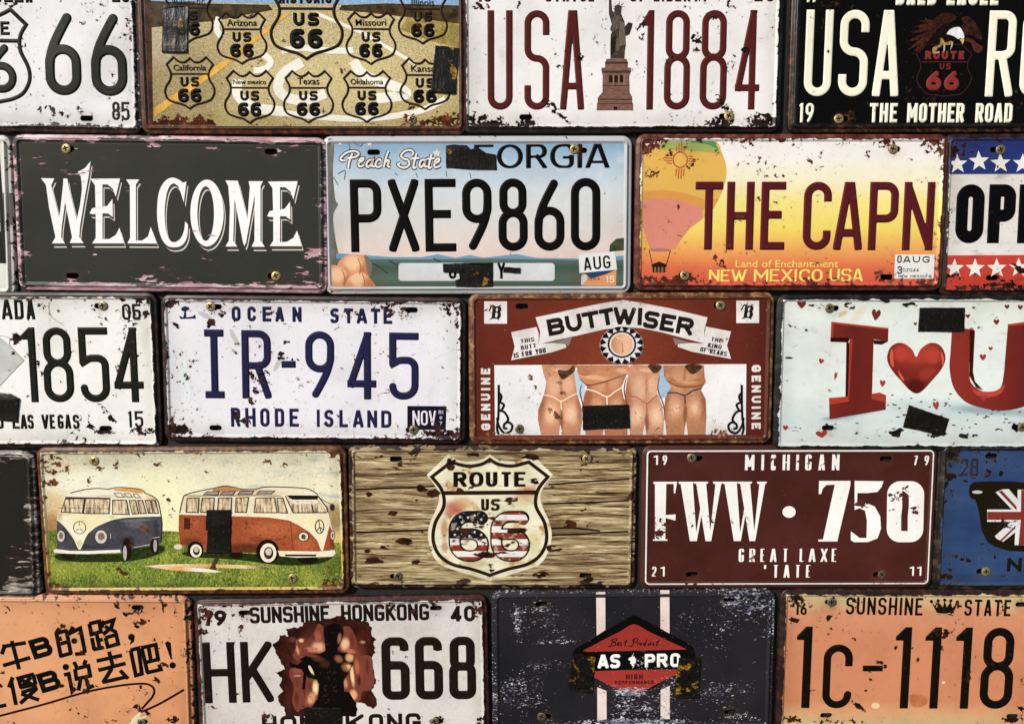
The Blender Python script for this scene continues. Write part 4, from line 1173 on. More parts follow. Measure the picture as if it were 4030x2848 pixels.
P.chars([('T', 470, 664), ('H', 692, 884), ('E', 932, 1104), ('C', 1230, 1426), ('A', 1446, 1650), ('P', 1690, 1894), ('N', 1930, 2146)], ((470, 384), (2146, 386)), ((470, 860), (2146, 864)), MR, 54, emb=.0011, layer=4)
YT = 'f2dc6a'
P.font('Land of Enchantment', 757, 1475, 932, 981, YT, .004, layer=3)
P.text('NEW', 570, 835, ((570, 1000), (1650, 994)), 1082, YT, 17, gap=.1, thin=.6, layer=3, emb=.0003, serif=4, slab=5)
P.text('MEXICO', 885, 1368, 996, 1082, YT, 17, gap=.12, thin=.6, layer=3, emb=.0003, serif=4, slab=5)
P.text('USA', 1415, 1650, 994, 1082, YT, 17, gap=.12, thin=.6, layer=3, emb=.0003, serif=4, slab=5)
P.flat('registration_sticker', [(1874, 893), (2152, 893), (2142, 1062), (1866, 1062)], 'e4e4e0', 5, worn=.6)
P.text('0', 1888, 1920, 900, 952, BK, 9, label='lettering reading 0', layer=6, emb=0)
P.text('AUG', 1930, 2115, 905, 950, BK, 8, gap=.3, layer=6, emb=0)
P.text('3', 1888, 1922, 975, 1030, BK, 9, layer=6, emb=0)
P.text('DZG44', 1926, 2040, 990, 1014, '3a3a34', 4, gap=.2, layer=6, emb=0, label='tiny sticker lettering')
P.text('NEW MEXICO', 1895, 2095, 1036, 1054, '4a4a44', 4, gap=.2, layer=6, emb=0, label='tiny sticker state lettering')
P.screw(1858, 155); P.screw(400, 1038)

# ---- OPEN
P = Plate('tin_sign', 'black OPEN tin sign with white stars on blue and red bands', 'sign', (3680, 500, .4192), corner=('TL', 92, 60), ang=-.3, size=(.303, .156), lift=.0045,
          paint=grad('Y', [(0, 'c63a28'), (.235, 'c63a28'), (.236, 'e0deda'), (.765, 'dedad4'), (.766, '27387a'), (1, '27387a')], -.0735, .0735,
                     extra=lambda nt, co, c: nt.mix(nt.rng(nt.noise(nt.mapping(co, scale=(1, 2, 1)), 45, 5), .55, .72, 0., .5), c, lin('a8aaa2'), 'MULTIPLY')), slots=[(575, 215), (530, 1415)],
          wear=dict(edge=.012, edge_k=.34, border_k=.85, base=-.02, amp=.010, cols=('0e0c0a', '261812', '4a2a1c'),
                    blobs=[(210, 220, 140, 130, 0, .35), (360, 250, 50, 50, 0, .3), (590, 350, 60, 40, 40, .3), (160, 1420, 170, 60, 0, .4), (780, 1330, 130, 40, 35, .42), (660, 1440, 130, 40, 20, .35), (620, 910, 70, 40, 20, .25), (120, 850, 50, 130, 0, .25), (700, 980, 90, 60, 20, .2), (520, 1500, 500, 50, 0, .35), (185, 1350, 40, 40, 0, .3), (360, 1380, 60, 30, 10, .3)]))
for x, y, r in [(208, 350, 96), (410, 322, 100), (612, 340, 98), (822, 345, 98), (1030, 350, 98), (175, 1326, 92), (368, 1326, 94), (572, 1326, 96), (778, 1320, 96), (985, 1322, 96)]:
    P.flat('printed_star', star(x, y, r, random.uniform(-3, 3)), 'eceae2', 2)
P.chars([('O', 190, 456), ('P', 494, 750), ('E', 778, 1000)], 540, 1092, '0d0d0b', 112, emb=.0009, layer=2)
P.screw(612, 215)
# ================================================================== row 3
# ---- NEVADA 1854
P = Plate('licence_plate', 'white plate with black 1854 and LAS VEGAS, tape at its left', 'plate', (0, 1130, .3881), corner=('TR', 1585, 52), ang=.3, size=(.303, .156),
          paint='efefeb', slots=[(1020, 190), (1068, 1432)],
          wear=dict(edge=.010, edge_k=.30, border_k=.85, base=.02, amp=.006, cols=('12100d', '241a15', '4a3026'), cluster=.12,
                    blobs=[(1090, 1290, 190, 55, 50, .4), (170, 520, 90, 90, 0, .3), (770, 185, 50, 70, 0, .28), (1050, 340, 70, 50, -45, .3), (870, 260, 30, 60, 0, .28), (940, 230, 50, 30, 0, .28), (440, 950, 60, 170, 0, .22), (740, 660, 60, 50, 0, .28), (1200, 830, 90, 60, 20, .3), (1120, 900, 40, 60, 0, .25), (1440, 1460, 190, 70, 0, .5),
                           (1470, 120, 140, 80, 0, .34), (1480, 280, 60, 70, 0, .3), (1160, 1100, 50, 50, 40, .28), (1060, 1470, 160, 40, 0, .35), (930, 1420, 60, 40, 30, .3), (270, 690, 40, 60, 0, .25), (370, 770, 50, 40, 0, .28), (830, 770, 60, 60, 0, .25), (150, 660, 60, 50, 0, .25), (920, 560, 40, 60, 0, .25), (420, 200, 60, 60, 0, .22), (1250, 100, 50, 60, 0, .3), (1300, 760, 50, 50, 0, .2)]))
K = '23241f'
P.chars([('1', 222, 372), ('8', 434, 740), ('5', 804, 1104), ('4', 1147, 1447)], 408, 1168, K, 76)
P.chars([('V', -112, -5), ('A', 18, 128), ('D', 148, 242), ('A', 268, 356)], 122, 328, K, 33, one='lettering ending in ADA')
P.chars([('0', 1237, 1325), ('5', 1340, 1428)], 168, 334, K, 27, emb=.0005)
P.chars([('D', -42, 32), ('L', 122, 195), ('A', 204, 270), ('S', 276, 338)], 1290, 1436, K, 26, one='lettering reading LAS')
P.chars([('V', 418, 490), ('E', 500, 553), ('G', 580, 640), ('A', 655, 716), ('S', 734, 800)], 1290, 1436, K, 26, one='lettering reading VEGAS')
P.chars([('1', 1296, 1332), ('5', 1362, 1448)], 1255, 1424, K, 26, emb=.0005)
P.flat('grey_sticker', [(-420, 745), (-20, 488), (105, 590), (246, 742), (0, 1005), (-160, 1000)], mottled('b9bcb6', 'd2d4ce', 40), 2)
P.line('sticker_crease', None, 4, '5a5a50', 3, smooth=True, many=[[(0, 490), (100, 515), (105, 590), (246, 740)], [(246, 742), (100, 890), (0, 1000)], [(500, 150), (505, 260), (560, 330), (650, 382)]])
P.tape([(-120, 1060), (110, 1078), (198, 1125), (180, 1372), (-140, 1330)], 'black tape patch beside LAS VEGAS', 0)
P.screw(1048, 190)

# ---- OCEAN STATE
P = Plate('licence_plate', 'white plate reading OCEAN STATE with navy blue IR-945', 'plate', (600, 1130, .5488), corners=[(60, 48), (2245, 75), (2248, 1112), (75, 1118)],
          paint='e6e5ea', slots=[(452, 140), (1858, 163), (452, 1008), (1860, 1022)],
          wear=dict(edge=.011, edge_k=.32, border_k=.85, base=.01, amp=.007, cols=('15120f', '2a1d1a', '4c302a'), cluster=.11,
                    blobs=[(760, 650, 130, 60, 30, .36), (830, 620, 60, 40, 0, .3), (640, 945, 150, 50, 35, .42), (720, 820, 60, 40, 40, .3), (920, 490, 40, 50, 0, .34), (1020, 525, 50, 25, 0, .3), (960, 395, 50, 30, 0, .25), (110, 110, 100, 60, 0, .36), (150, 275, 70, 40, 0, .34), (420, 260, 40, 60, 40, .34), (500, 190, 40, 30, 0, .3),
                           (150, 1020, 180, 50, 0, .5), (2100, 1050, 190, 50, 0, .45), (2130, 160, 130, 90, 0, .32), (1800, 190, 70, 70, 0, .3), (1700, 170, 50, 60, 0, .3), (1400, 190, 120, 60, 0, .22), (850, 170, 120, 60, 0, .22), (1080, 580, 40, 40, 0, .28), (740, 740, 60, 40, 20, .28), (1100, 690, 120, 60, 0, .16), (1770, 450, 50, 60, 0, .24), (600, 430, 50, 70, 0, .24),
                           (1670, 770, 70, 60, 0, .22), (2160, 260, 60, 60, 0, .3), (1320, 290, 80, 40, 0, .25), (970, 280, 80, 40, 0, .22), (1750, 1010, 60, 50, 40, .3), (2060, 540, 50, 90, 0, .2)]))
NV = '25254a'
P.chars([('i', 370, 518), ('R', 640, 852), ('9', 1096, 1305), ('4', 1396, 1606), ('5', 1697, 1910)], ((370, 302), (1910, 328)), ((370, 797), (1910, 808)), NV, 53)
P.chars([('-', 925, 1028)], 527, 579, NV, 50)
for seq, t, b_, nm in [([('O', 567, 632), ('C', 680, 742), ('E', 788, 852), ('A', 880, 944), ('N', 1003, 1070)], ((567, 136), (1070, 142)), ((567, 244), (1070, 250)), 'OCEAN'), ([('S', 1275, 1336), ('T', 1374, 1440), ('A', 1464, 1540), ('T', 1566, 1634), ('E', 1656, 1720)], ((1275, 150), (1720, 154)), ((1275, 258), (1720, 264)), 'STATE'),
                       ([('R', 562, 630), ('H', 665, 740), ('O', 772, 840), ('D', 877, 945), ('E', 982, 1050)], ((562, 862), (1050, 870)), 1000, 'RHODE'), ([('I', 1178, 1200), ('S', 1232, 1298), ('L', 1340, 1402), ('A', 1437, 1514), ('N', 1540, 1612), ('D', 1640, 1714)], ((1178, 876), (1714, 884)), ((1178, 1002), (1714, 1008)), 'ISLAND')]:
    P.chars(seq, t, b_, NV, 24, one='lettering reading ' + nm, emb=.0005)
P.flat('anchor_symbol', [(190, 205), (220, 215), (228, 175), (205, 165), (208, 145), (235, 135), (262, 145), (265, 160), (240, 172), (242, 215), (285, 210), (305, 195), (312, 225), (200, 228)], NV, 2)
o = P.flat('month_sticker', [(1828, 850), (2108, 852), (2103, 1022), (1828, 1020)], '1d1b2a', 3, worn=.5)
P.chars([('N', 1866, 1918), ('O', 1926, 1976), ('V', 1984, 2034)], 884, 990, 'e6e2ea', 14, one='lettering reading NOV', layer=4, emb=.0003, parent=o)
P.text('RI', 2052, 2086, 882, 908, 'c9c6d2', 5, layer=4, emb=0, parent=o)
P.text('9', 2058, 2078, 925, 948, 'c9c6d2', 5, layer=4, emb=0, parent=o)
P.text('7', 2058, 2078, 962, 985, 'c9c6d2', 5, layer=4, emb=0, parent=o)
P.line('scuff', None, 34, 'c9c6c6', 1.5, smooth=True, taper=True, many=[[(330, 180), (420, 225)], [(560, 300), (580, 350), (620, 420)], [(870, 600), (910, 530), (930, 480)]])
P.flat('pale_scuff', [(235, 470), (250, 560), (240, 640), (275, 720), (272, 815), (225, 820), (235, 720), (200, 650)], 'dfeaec', 1.4, smooth=True)
P.screw(418, 138); P.screw(1874, 1022)

# ---- the red novelty plate
P = Plate('tin_sign', 'rusty red tin sign with a white BUTTWISER ribbon and four beach figures', 'sign', (1820, 1130, .5444), corners=[(45, 42), (2255, 34), (2238, 1132), (45, 1132)], lift=.0068, tex=(300, .12),
          paint=grad('X', [(0, '6a2a1e'), (.2, '74301f'), (.5, '8a3e24'), (.75, '74301f'), (1, '602820')], -.14, .14, .03), slots=[(430, 138), (1862, 132), (432, 1022), (1842, 1022)],
          wear=dict(edge=.010, edge_k=.32, border_k=.6, base=0, amp=.007, cols=('3c2418', '6a4228', 'a8845c'), cluster=.06, blobs=[(670, 920, 110, 40, 35, .4), (730, 760, 50, 40, 20, .3), (705, 690, 50, 20, 10, .3), (200, 160, 60, 60, 0, .25), (300, 1060, 200, 30, 0, .3), (1190, 150, 400, 100, 0, .1), (1900, 1050, 200, 40, 0, .3), (1780, 440, 40, 40, 0, .25), (1890, 380, 40, 40, 0, .25), (490, 655, 40, 30, 30, .28), (540, 710, 40, 30, 30, .25), (600, 450, 40, 30, 0, .25), (1800, 970, 50, 30, 20, .28)]))
RB = mottled('d6d2ce', 'efecea', 40)
for pts in ([(352, 325), (535, 287), (550, 330), (552, 410), (650, 402), (745, 412), (752, 436), (640, 472), (500, 498), (352, 528), (378, 430)], [(1942, 320), (1760, 284), (1752, 330), (1750, 408), (1650, 402), (1558, 410), (1555, 430), (1660, 466), (1800, 492), (1942, 518), (1912, 420)]):
    P.flat('ribbon_tail', pts, RB, 2)
P.flat('ribbon_fold', [(640, 402), (792, 362), (768, 425), (745, 410)], '8d827c', 3); P.flat('ribbon_fold', [(1655, 402), (1520, 365), (1540, 420), (1560, 410)], '8d827c', 3)
o = P.flat('printed_ribbon', [(528, 218), (700, 182), (840, 150), (1000, 118), (1163, 92), (1320, 118), (1500, 152), (1640, 186), (1772, 218), (1748, 310), (1752, 408), (1600, 368), (1450, 328), (1300, 298), (1163, 285), (1020, 305), (850, 345), (700, 378), (552, 412), (562, 320)], RB, 4)
INKB = '26221e'
P.chars([(c, a, b_) for c, a, b_ in (('B', 0, 122), ('U', 134, 252), ('T', 258, 380), ('T', 384, 488))], 0, 0, INKB, 31, base=((626, 355), (1100, 266), 122), emb=.0004, layer=5, parent=o)
P.chars([('W', 1090, 1252), ('I', 1264, 1302)], ((1090, 142), (1302, 150)), ((1090, 268), (1302, 276)), INKB, 31, emb=.0004, layer=5, parent=o)
P.chars([(c, a, b_) for c, a, b_ in (('S', 0, 108), ('E', 122, 228), ('R', 242, 362))], 0, 0, INKB, 31, base=((1300, 288), (1655, 352), 124), emb=.0004, layer=5, parent=o)
sk = dict(thin=.5, serif=6, slab=4, emb=0, layer=3)
P.text('THIS', 0, 0, 0, 0, INKB, 9, base=((422, 406), (520, 390), 30), gap=.25, **sk)
P.text('BUTT', 0, 0, 0, 0, INKB, 9, base=((425, 455), (535, 436), 32), gap=.3, **sk)
P.text('IS FOR YOU', 0, 0, 0, 0, INKB, 10, base=((375, 512), (605, 472), 36), gap=.2, **sk)
P.text('THE', 0, 0, 0, 0, INKB, 9, base=((1795, 388), (1872, 402), 30), gap=.25, **sk)
P.text('KING', 0, 0, 0, 0, INKB, 9, base=((1772, 432), (1870, 450), 32), gap=.25, **sk)
P.text('OF REARS', 0, 0, 0, 0, INKB, 9, base=((1716, 464), (1908, 500), 34), gap=.2, **sk)
o = P.flat('medallion', ellipse(1150, 420, 157, 137, 40), 'e2dfdc', 6)
for i in range(16):
    a0, a1, am = (i * 22.5, i * 22.5 + 22.5, i * 22.5 + 11.25)
    pt = lambda a, f: (1150 + 157 * f * math.cos(R(a)), 420 + 137 * f * math.sin(R(a)))
    P.flat('medallion_tooth', [pt(a0, .98), pt(am, .70), pt(a1, .98), pt(am, 1.0)], '1f1c1a', 7, parent=o)
P.line('medallion_ring', ellipse(1152, 412, 97, 92, 36), 13, '26242a', 8, closed=True, parent=o)
P.flat('medallion_picture', ellipse(1152, 412, 78, 76, 30), grad('X', [(0, 'c98a66'), (.5, 'ecc09a'), (1, 'd09068')], -.01, .02), 8, parent=o)
P.line('medallion_line', [(1110, 358), (1150, 378), (1195, 355)], 6, 'e8d8b0', 9, smooth=True, parent=o)
P.line('medallion_line', [(1154, 400), (1158, 440), (1152, 478)], 5, 'a86a4a', 9, smooth=True, parent=o)
for x, y in ((157, 102), (1980, 97)):
    o = P.flat('corner_square', rect(x, y, x + 165, y + 162), mottled('dedad8', 'f2f0ee', 30), 2)
    P.chars([('B', x + 52, x + 118)], y + 36, y + 126, INKB, 25, thin=.35, serif=12, slab=10, one='blackletter B', layer=3, emb=0, parent=o, shear=.12)
    P.line('letter_flourish', [(x + 35, y + 70), (x + 60, y + 30), (x + 90, y + 45), (x + 120, y + 28)], 9, INKB, 4, smooth=True, parent=o)
    P.line('letter_flourish', [(x + 40, y + 130), (x + 75, y + 118), (x + 110, y + 132)], 8, INKB, 4, smooth=True, parent=o)
P.text('GENUINE', 0, 0, 0, 0, 'e9e6e2', 17, base=((202, 1032), (200, 585), 66), gap=.5, emb=0, layer=2)
P.text('GENUINE', 0, 0, 0, 0, 'e9e6e2', 17, base=((2090, 562), (2088, 1024), 66), gap=.5, emb=0, layer=2)
o = P.flat('photo_strip', [(230, 563), (2052, 555), (2046, 1064), (236, 1068)], mottled('e6e6e8', 'f1f0f0', 14), 2)
P.flat('photo_sky', [(790, 600), (890, 600), (885, 800), (840, 800)], 'bcd2e2', 3, parent=o); P.flat('photo_sky', [(1390, 565), (1520, 565), (1500, 800), (1420, 800)], 'a8c4dc', 3, parent=o)
SKN = lambda a, b_, c: grad('X', [(0, a), (.5, b_), (1, c)], -.13, .09, .012)
FIG = [([(572, 563), (800, 563), (815, 680), (828, 770), (862, 880), (862, 980), (850, 1064), (720, 1064), (708, 985), (696, 1064), (568, 1064), (545, 960), (548, 880), (590, 770), (606, 690), (585, 620)], 'cd9270', 'ecc09c', [(585, 778), (650, 790), (712, 822), (770, 795), (826, 766)], 'ecdcb0', (712, 822)),
       ([(822, 563), (1190, 563), (1182, 640), (1148, 720), (1165, 800), (1198, 870), (1190, 1064), (1030, 1064), (1022, 1010), (1012, 1064), (890, 1064), (868, 900), (875, 800), (900, 720), (850, 660)], 'c08058', 'dca880', [(885, 735), (960, 752), (1044, 790), (1100, 755), (1150, 725)], 'f0e8d8', (1044, 790)),
       ([(1212, 563), (1430, 563), (1420, 650), (1404, 760), (1442, 850), (1456, 950), (1450, 1064), (1330, 1064), (1316, 985), (1300, 1064), (1212, 1064), (1190, 940), (1172, 820), (1184, 700)], 'd09a78', 'ecc4a2', [(1178, 780), (1260, 795), (1330, 838), (1380, 800), (1410, 778)], 'c06a5a', (1330, 838)),
       ([(1450, 563), (1745, 563), (1752, 690), (1722, 740), (1758, 810), (1762, 940), (1755, 1064), (1628, 1064), (1615, 960), (1600, 1064), (1475, 1064), (1455, 900), (1465, 800), (1508, 720), (1456, 640)], 'c08862', 'dcaa86', [(1478, 762), (1545, 762), (1606, 780), (1660, 748), (1728, 728)], '35364c', (1606, 780))]
for pts, c1, c2, strap, sc_, mid in FIG:
    mx, my = mid
    f = P.flat('printed_figure', pts, P.soft(c1, [(mx - 75, my + 90, 80, 110, 0, c2, .9), (mx + 75, my + 90, 80, 110, 0, c2, .9), (mx - 50, my - 110, 70, 120, 0, c2, .6), (mx + 50, my - 120, 60, 110, 0, c2, .6), (mx - 60, my + 95, 30, 45, 0, 'f2d2b4', .6), (mx + 70, my + 95, 30, 45, 0, 'f2d2b4', .6),
                                                  (mx + 3, my + 140, 22, 110, 0, '7a4426', .75), (mx, my - 130, 14, 120, 0, 'a8683f', .5), (mx - 150, my, 60, 260, 0, '8a4c2c', .6), (mx + 150, my, 60, 260, 0, '8a4c2c', .6)]), 4, parent=o)
P.flat('printed_arm', [(828, 590), (870, 640), (1000, 618), (1130, 585), (1195, 563), (1205, 615), (1130, 650), (980, 690), (900, 702), (850, 662)], P.soft('c98a60', [(950, 650, 160, 26, 8, 'e8b48c', .8), (1150, 600, 80, 30, 20, 'eab890', .7)]), 5, smooth=True, parent=o)
P.flat('printed_arm', [(1460, 590), (1540, 672), (1650, 668), (1740, 650), (1755, 690), (1700, 715), (1560, 712), (1480, 670)], P.soft('b87a50', [(1620, 685, 120, 22, 3, 'dca87e', .8), (1490, 640, 50, 40, -40, 'd49c70', .7)]), 5, smooth=True, parent=o)
P.flat('printed_arm', [(590, 563), (660, 610), (730, 640), (800, 600), (830, 563), (760, 563), (720, 590), (660, 563)], P.soft('c48a66', [(700, 600, 90, 30, 10, 'e6b894', .8)]), 5, smooth=True, parent=o)
P.flat('printed_arm', [(1225, 563), (1290, 610), (1380, 630), (1430, 600), (1440, 563), (1370, 575), (1310, 563)], P.soft('c98f6a', [(1330, 600, 80, 24, 5, 'ecc09c', .8)]), 5, smooth=True, parent=o)
P.line('printed_shade_line', None, 9, '7a4a30', 6, smooth=True, taper=True, many=[[(862, 700), (850, 760), (872, 860), (866, 960)], [(1185, 650), (1168, 740), (1190, 860), (1200, 960)], [(1425, 640), (1412, 740), (1452, 850), (1460, 960)], [(845, 662), (905, 704), (990, 694), (1110, 655), (1200, 622)], [(1470, 668), (1560, 716), (1690, 718), (1752, 692)]], parent=o)
for q in ([(690, 600), (760, 600), (800, 563), (812, 600), (770, 640), (720, 665)], [(1340, 563), (1432, 563), (1425, 600), (1385, 620)], [(1610, 563), (1730, 563), (1700, 610), (1650, 625)]):
    P.flat('printed_hair', q, mottled('3a2618', '6a4a30', 200), 6, smooth=True, parent=o)
for pts, c1, c2, strap, sc_, mid in FIG:
    P.line('swimsuit_strap', None, 9, sc_, 7, smooth=True, many=[strap, [mid, (mid[0] + 2, mid[1] + 62)]], parent=o)
scr = [[(262, 705), (262, 850), (258, 960)], [(262, 760), (282, 790), (268, 830)], [(270, 830), (300, 850), (280, 890)], [(256, 890), (300, 900), (330, 950), (310, 985)], [(250, 940), (262, 1000), (300, 1050), (345, 1040), (360, 1000), (335, 975), (305, 985), (300, 1015), (325, 1020)], [(255, 960), (250, 1020), (262, 1062)]]
P.line('scroll_ornament', None, 17, '1d1a1c', 5, smooth=True, many=scr)
P.line('scroll_ornament', None, 17, '1d1a1c', 5, smooth=True, many=[mirror(q, 1140) for q in scr])
P.screw(1866, 132); P.screw(412, 1022)
P.tape([(864, 856), (1198, 846), (1212, 1015), (870, 1028)], 'black tape patch across the second figure', 0)

# ---- I heart U
P = Plate('tin_sign', 'white tin sign with a big red I, a red heart and a U', 'sign', (3030, 1130, .4355), corner=('TL', 72, 62), ang=.1, size=(.304, .156), lift=.0063,
          paint=grad('Y', [(0, 'd8e0de'), (.2, 'cfdadb'), (.36, 'e0e8e4'), (1, 'e2e8e2')], -.075, .075, .01), slots=[(572, 190), (525, 1270), (2245, 1262)],
          wear=dict(edge=.009, edge_k=.34, border_k=.85, base=-.02, amp=.008, chip=130, cols=('100f0d', '1c1a18', '34312c'), cluster=.04, stretch=(.8, 1.2),
                    blobs=[(400, 190, 110, 60, 0, .36), (730, 165, 90, 50, 0, .36), (1040, 130, 80, 40, 0, .34), (1265, 160, 120, 40, 0, .36), (1800, 195, 180, 30, 0, .36), (200, 350, 80, 30, 20, .3), (1150, 1310, 130, 60, 0, .4), (920, 1350, 110, 40, 0, .36), (1500, 1320, 150, 60, 0, .36), (1800, 1340, 150, 40, 0, .36), (220, 1280, 90, 50, 0, .34), (2230, 1260, 70, 60, 0, .3), (140, 850, 70, 30, 0, .3), (180, 640, 60, 16, 0, .25), (120, 1090, 70, 16, 0, .3), (130, 1150, 60, 30, 0, .25)]))
P.sheet.data.materials[0] = P.mat(P.soft(P.paint, [(1500, 1100, 1000, 120, 2, 'c2d2d4', .7), (1950, 1110, 420, 60, 3, '8aa2a8', .8), (2300, 1130, 300, 60, 0, '9ab0b4', .7), (700, 1165, 320, 40, -10, 'a4b6b8', .7), (560, 1180, 140, 26, -8, '8a9ea2', .6), (800, 250, 120, 60, -50, 'd8c890', .35), (660, 240, 70, 30, -35, 'd2b060', .7), (400, 390, 60, 40, 40, 'c9cfc8', .5)]))
o = P.flat('letter', [(556, 325), (1072, 378), (1068, 492), (938, 470), (920, 1012), (1046, 1040), (1044, 1105), (538, 1192), (535, 1060), (714, 1030), (704, 990), (720, 462), (550, 454)], grad('X', [(0, '84291e'), (.4, '6c231d'), (1, '76261f')], -.11, -.02, .02), 4, label='big red printed letter I')
P.flat('letter_top', [(555, 311), (1072, 368), (1072, 384), (557, 330)], 'b23c28', 5, parent=o)
P.flat('letter_edge', [(556, 330), (580, 333), (572, 456), (550, 454)], 'b03a26', 5, parent=o)
P.flat('letter_edge', [(722, 466), (748, 468), (715, 1000), (704, 990)], 'a8361f', 5, parent=o)
P.flat('letter_underside', [(548, 455), (722, 456), (708, 498), (548, 492)], '34120f', 5, parent=o)
P.flat('letter_underside', [(936, 476), (1068, 490), (1010, 518), (940, 512)], '34120f', 5, parent=o)
P.flat('letter_side', [(692, 500), (718, 500), (706, 990), (682, 985)], '3c1512', 3, parent=o)
P.flat('letter_top', [(532, 1000), (702, 985), (716, 1030), (535, 1062)], 'b03826', 5, parent=o)
P.flat('letter_top', [(918, 962), (990, 950), (1048, 975), (1046, 1040), (914, 1010)], 'a83624', 5, parent=o)
o = P.flat('printed_heart', catmull(heart(1322, 731, 525, 458), True, 5), P.soft('7e261c', [(1320, 600, 300, 150, 0, 'b43a26', .9), (1180, 600, 90, 100, 0, 'c4402a', .7), (1480, 620, 90, 110, 0, 'be3e2a', .7), (1310, 730, 240, 60, 8, '8a2a1e', .7), (1420, 780, 130, 70, -30, 'a8341f', .6), (1310, 900, 130, 110, 0, '4e1610', .9)]), 4, label='large glossy red printed heart')
P.flat('heart_gloss', [(1085, 600), (1110, 560), (1115, 640), (1120, 720), (1090, 690)], 'cf5a34', 5, smooth=True, parent=o)
P.flat('heart_gloss', [(1160, 745), (1180, 780), (1212, 835), (1195, 838), (1168, 795)], 'd8603a', 5, smooth=True, parent=o)
P.flat('heart_gloss', [(1545, 580), (1572, 640), (1560, 710), (1550, 650)], 'd05c38', 5, smooth=True, parent=o)
o = P.flat('letter', [(1645, 390), (1760, 372), (1808, 380)] + catmull([(1806, 560), (1800, 790), (1830, 880), (1920, 940), (2000, 950), (2080, 905), (2108, 800), (2122, 660)], False, 5) + [(2150, 345), (2420, 300)] + catmull([(2420, 800), (2400, 930), (2340, 1050), (2200, 1100), (2060, 1112), (1900, 1085), (1760, 1030), (1660, 910), (1622, 740), (1630, 600)], False, 5), grad('X', [(0, '8e2e22'), (.35, '7c271e'), (.6, '64211e'), (1, '72251f')], .03, .15, .015), 4, label='big red printed letter U')
P.flat('letter_side', [(1805, 378), (1852, 395), (1832, 760), (1850, 850), (1925, 930), (1860, 905), (1800, 800)], '3e1613', 5, parent=o)
P.flat('letter_top', [(1800, 372), (1830, 364), (1852, 395), (1808, 382)], 'c2432e', 5, parent=o)
P.flat('letter_top', [(1810, 880), (1850, 925), (1950, 942), (2040, 932), (2120, 880), (2080, 960), (1960, 995), (1860, 970)], 'bc3e2a', 5, smooth=True, parent=o)
P.flat('letter_top', [(2145, 335), (2420, 295), (2420, 325), (2150, 352)], 'b83c28', 5, parent=o)
for x, y, w, h, r in [(960, 250, 80, 98, 8), (1315, 331, 30, 28, -10), (1788, 261, 40, 36, 0), (2046, 314, 52, 48, 0), (2142, 176, 44, 38, 0), (2262, 182, 44, 40, 0), (463, 668, 44, 46, 15), (592, 802, 24, 72, 12), (1016, 868, 50, 60, 5), (1922, 632, 58, 56, 0), (1992, 553, 40, 32, 0), (1498, 1068, 56, 74, -8), (288, 155, 80, 70, 0), (465, 1325, 105, 62, -8), (138, 1268, 46, 44, 0), (1925, 1000, 60, 60, 0)]:
    P.flat('small_heart', catmull(heart(x, y, w, h, r), True, 3), '7a2a28' if y < 400 else 'a5332c', 6)
rn = random.Random(3)
conf = []
for i in range(90):
    x, y = rn.uniform(560, 2280), rn.uniform(950, 1290)
    if (530 < x < 1050 and y < 1150) or (1620 < x and y < 1110):
        continue
    conf.append([(x, y), (x + rn.uniform(12, 34), y + rn.uniform(-6, 4))])
P.line('confetti', None, 9, '4a1f1e', 3, many=conf)['kind'] = 'stuff'
P.tape([(1355, 185), (1757, 185), (1755, 402), (1338, 400)], 'black tape patch above the heart', 0)
P.tape([(1255, 1063), (1612, 1187), (1566, 1338), (1198, 1262)], 'tilted black tape patch below the heart', 0)
P.screw(540, 190); P.screw(2272, 1262)
# ================================================================== row 4
# ---- black sliver at the left
P = Plate('tin_sign', 'plain black tin sign with pale scrapes along its right edge, left of the vans', 'sign', (0, 1720, .6098), corner=('TR', 216, 90), ang=.6, size=(.300, .152), lift=.0060,
          paint='2b2925', wear=dict(edge=.016, edge_k=.24, border_k=.10, base=-.02, amp=.012, chip=150, stretch=(.4, 1.8), cols=('5a4a4c', '8a8078', 'c8c6bc'), blobs=[(110, 780, 130, 150, 0, .22), (150, 930, 120, 90, 0, .3), (60, 950, 90, 60, 0, .25), (180, 470, 60, 200, 0, .16)]))

# ---- two vans
def sky_print(nt, co):
    sep = nt.n('SeparateXYZ')
    nt.put(sep.inputs[0], co)
    p = nt.mapping(co, scale=(.35, 1.6, 1))
    n = nt.noise(p, 60, 6, .6, .6)
    c = nt.ramp(nt.rng(sep.outputs[1], -.03, .07, 0., 1., False), [(0, 'd9b85a'), (.2, 'efe2a0'), (.5, 'f4efd2'), (1, 'd9d6bc')])
    k = nt.m('MULTIPLY', nt.rng(n, .5, .68), nt.rng(sep.outputs[0], -.02, .15, .15, .75))
    return nt.mix(k, c, lin('a3adb0'))
def grass_print(nt, co):
    p = nt.mapping(co, scale=(1.4, .8, 1))
    n = nt.noise(p, 420, 4, .7, 1.2)
    n2 = nt.noise(co, 22, 3)
    a = nt.ramp(n, [(.32, '2c3a14'), (.5, '5f7a2c'), (.68, 'b2bc58')])
    b_ = nt.ramp(n, [(.32, '3c5220'), (.5, '8a9a34'), (.68, 'd2cf62')])
    return nt.mix(nt.rng(n2, .4, .6), a, b_)
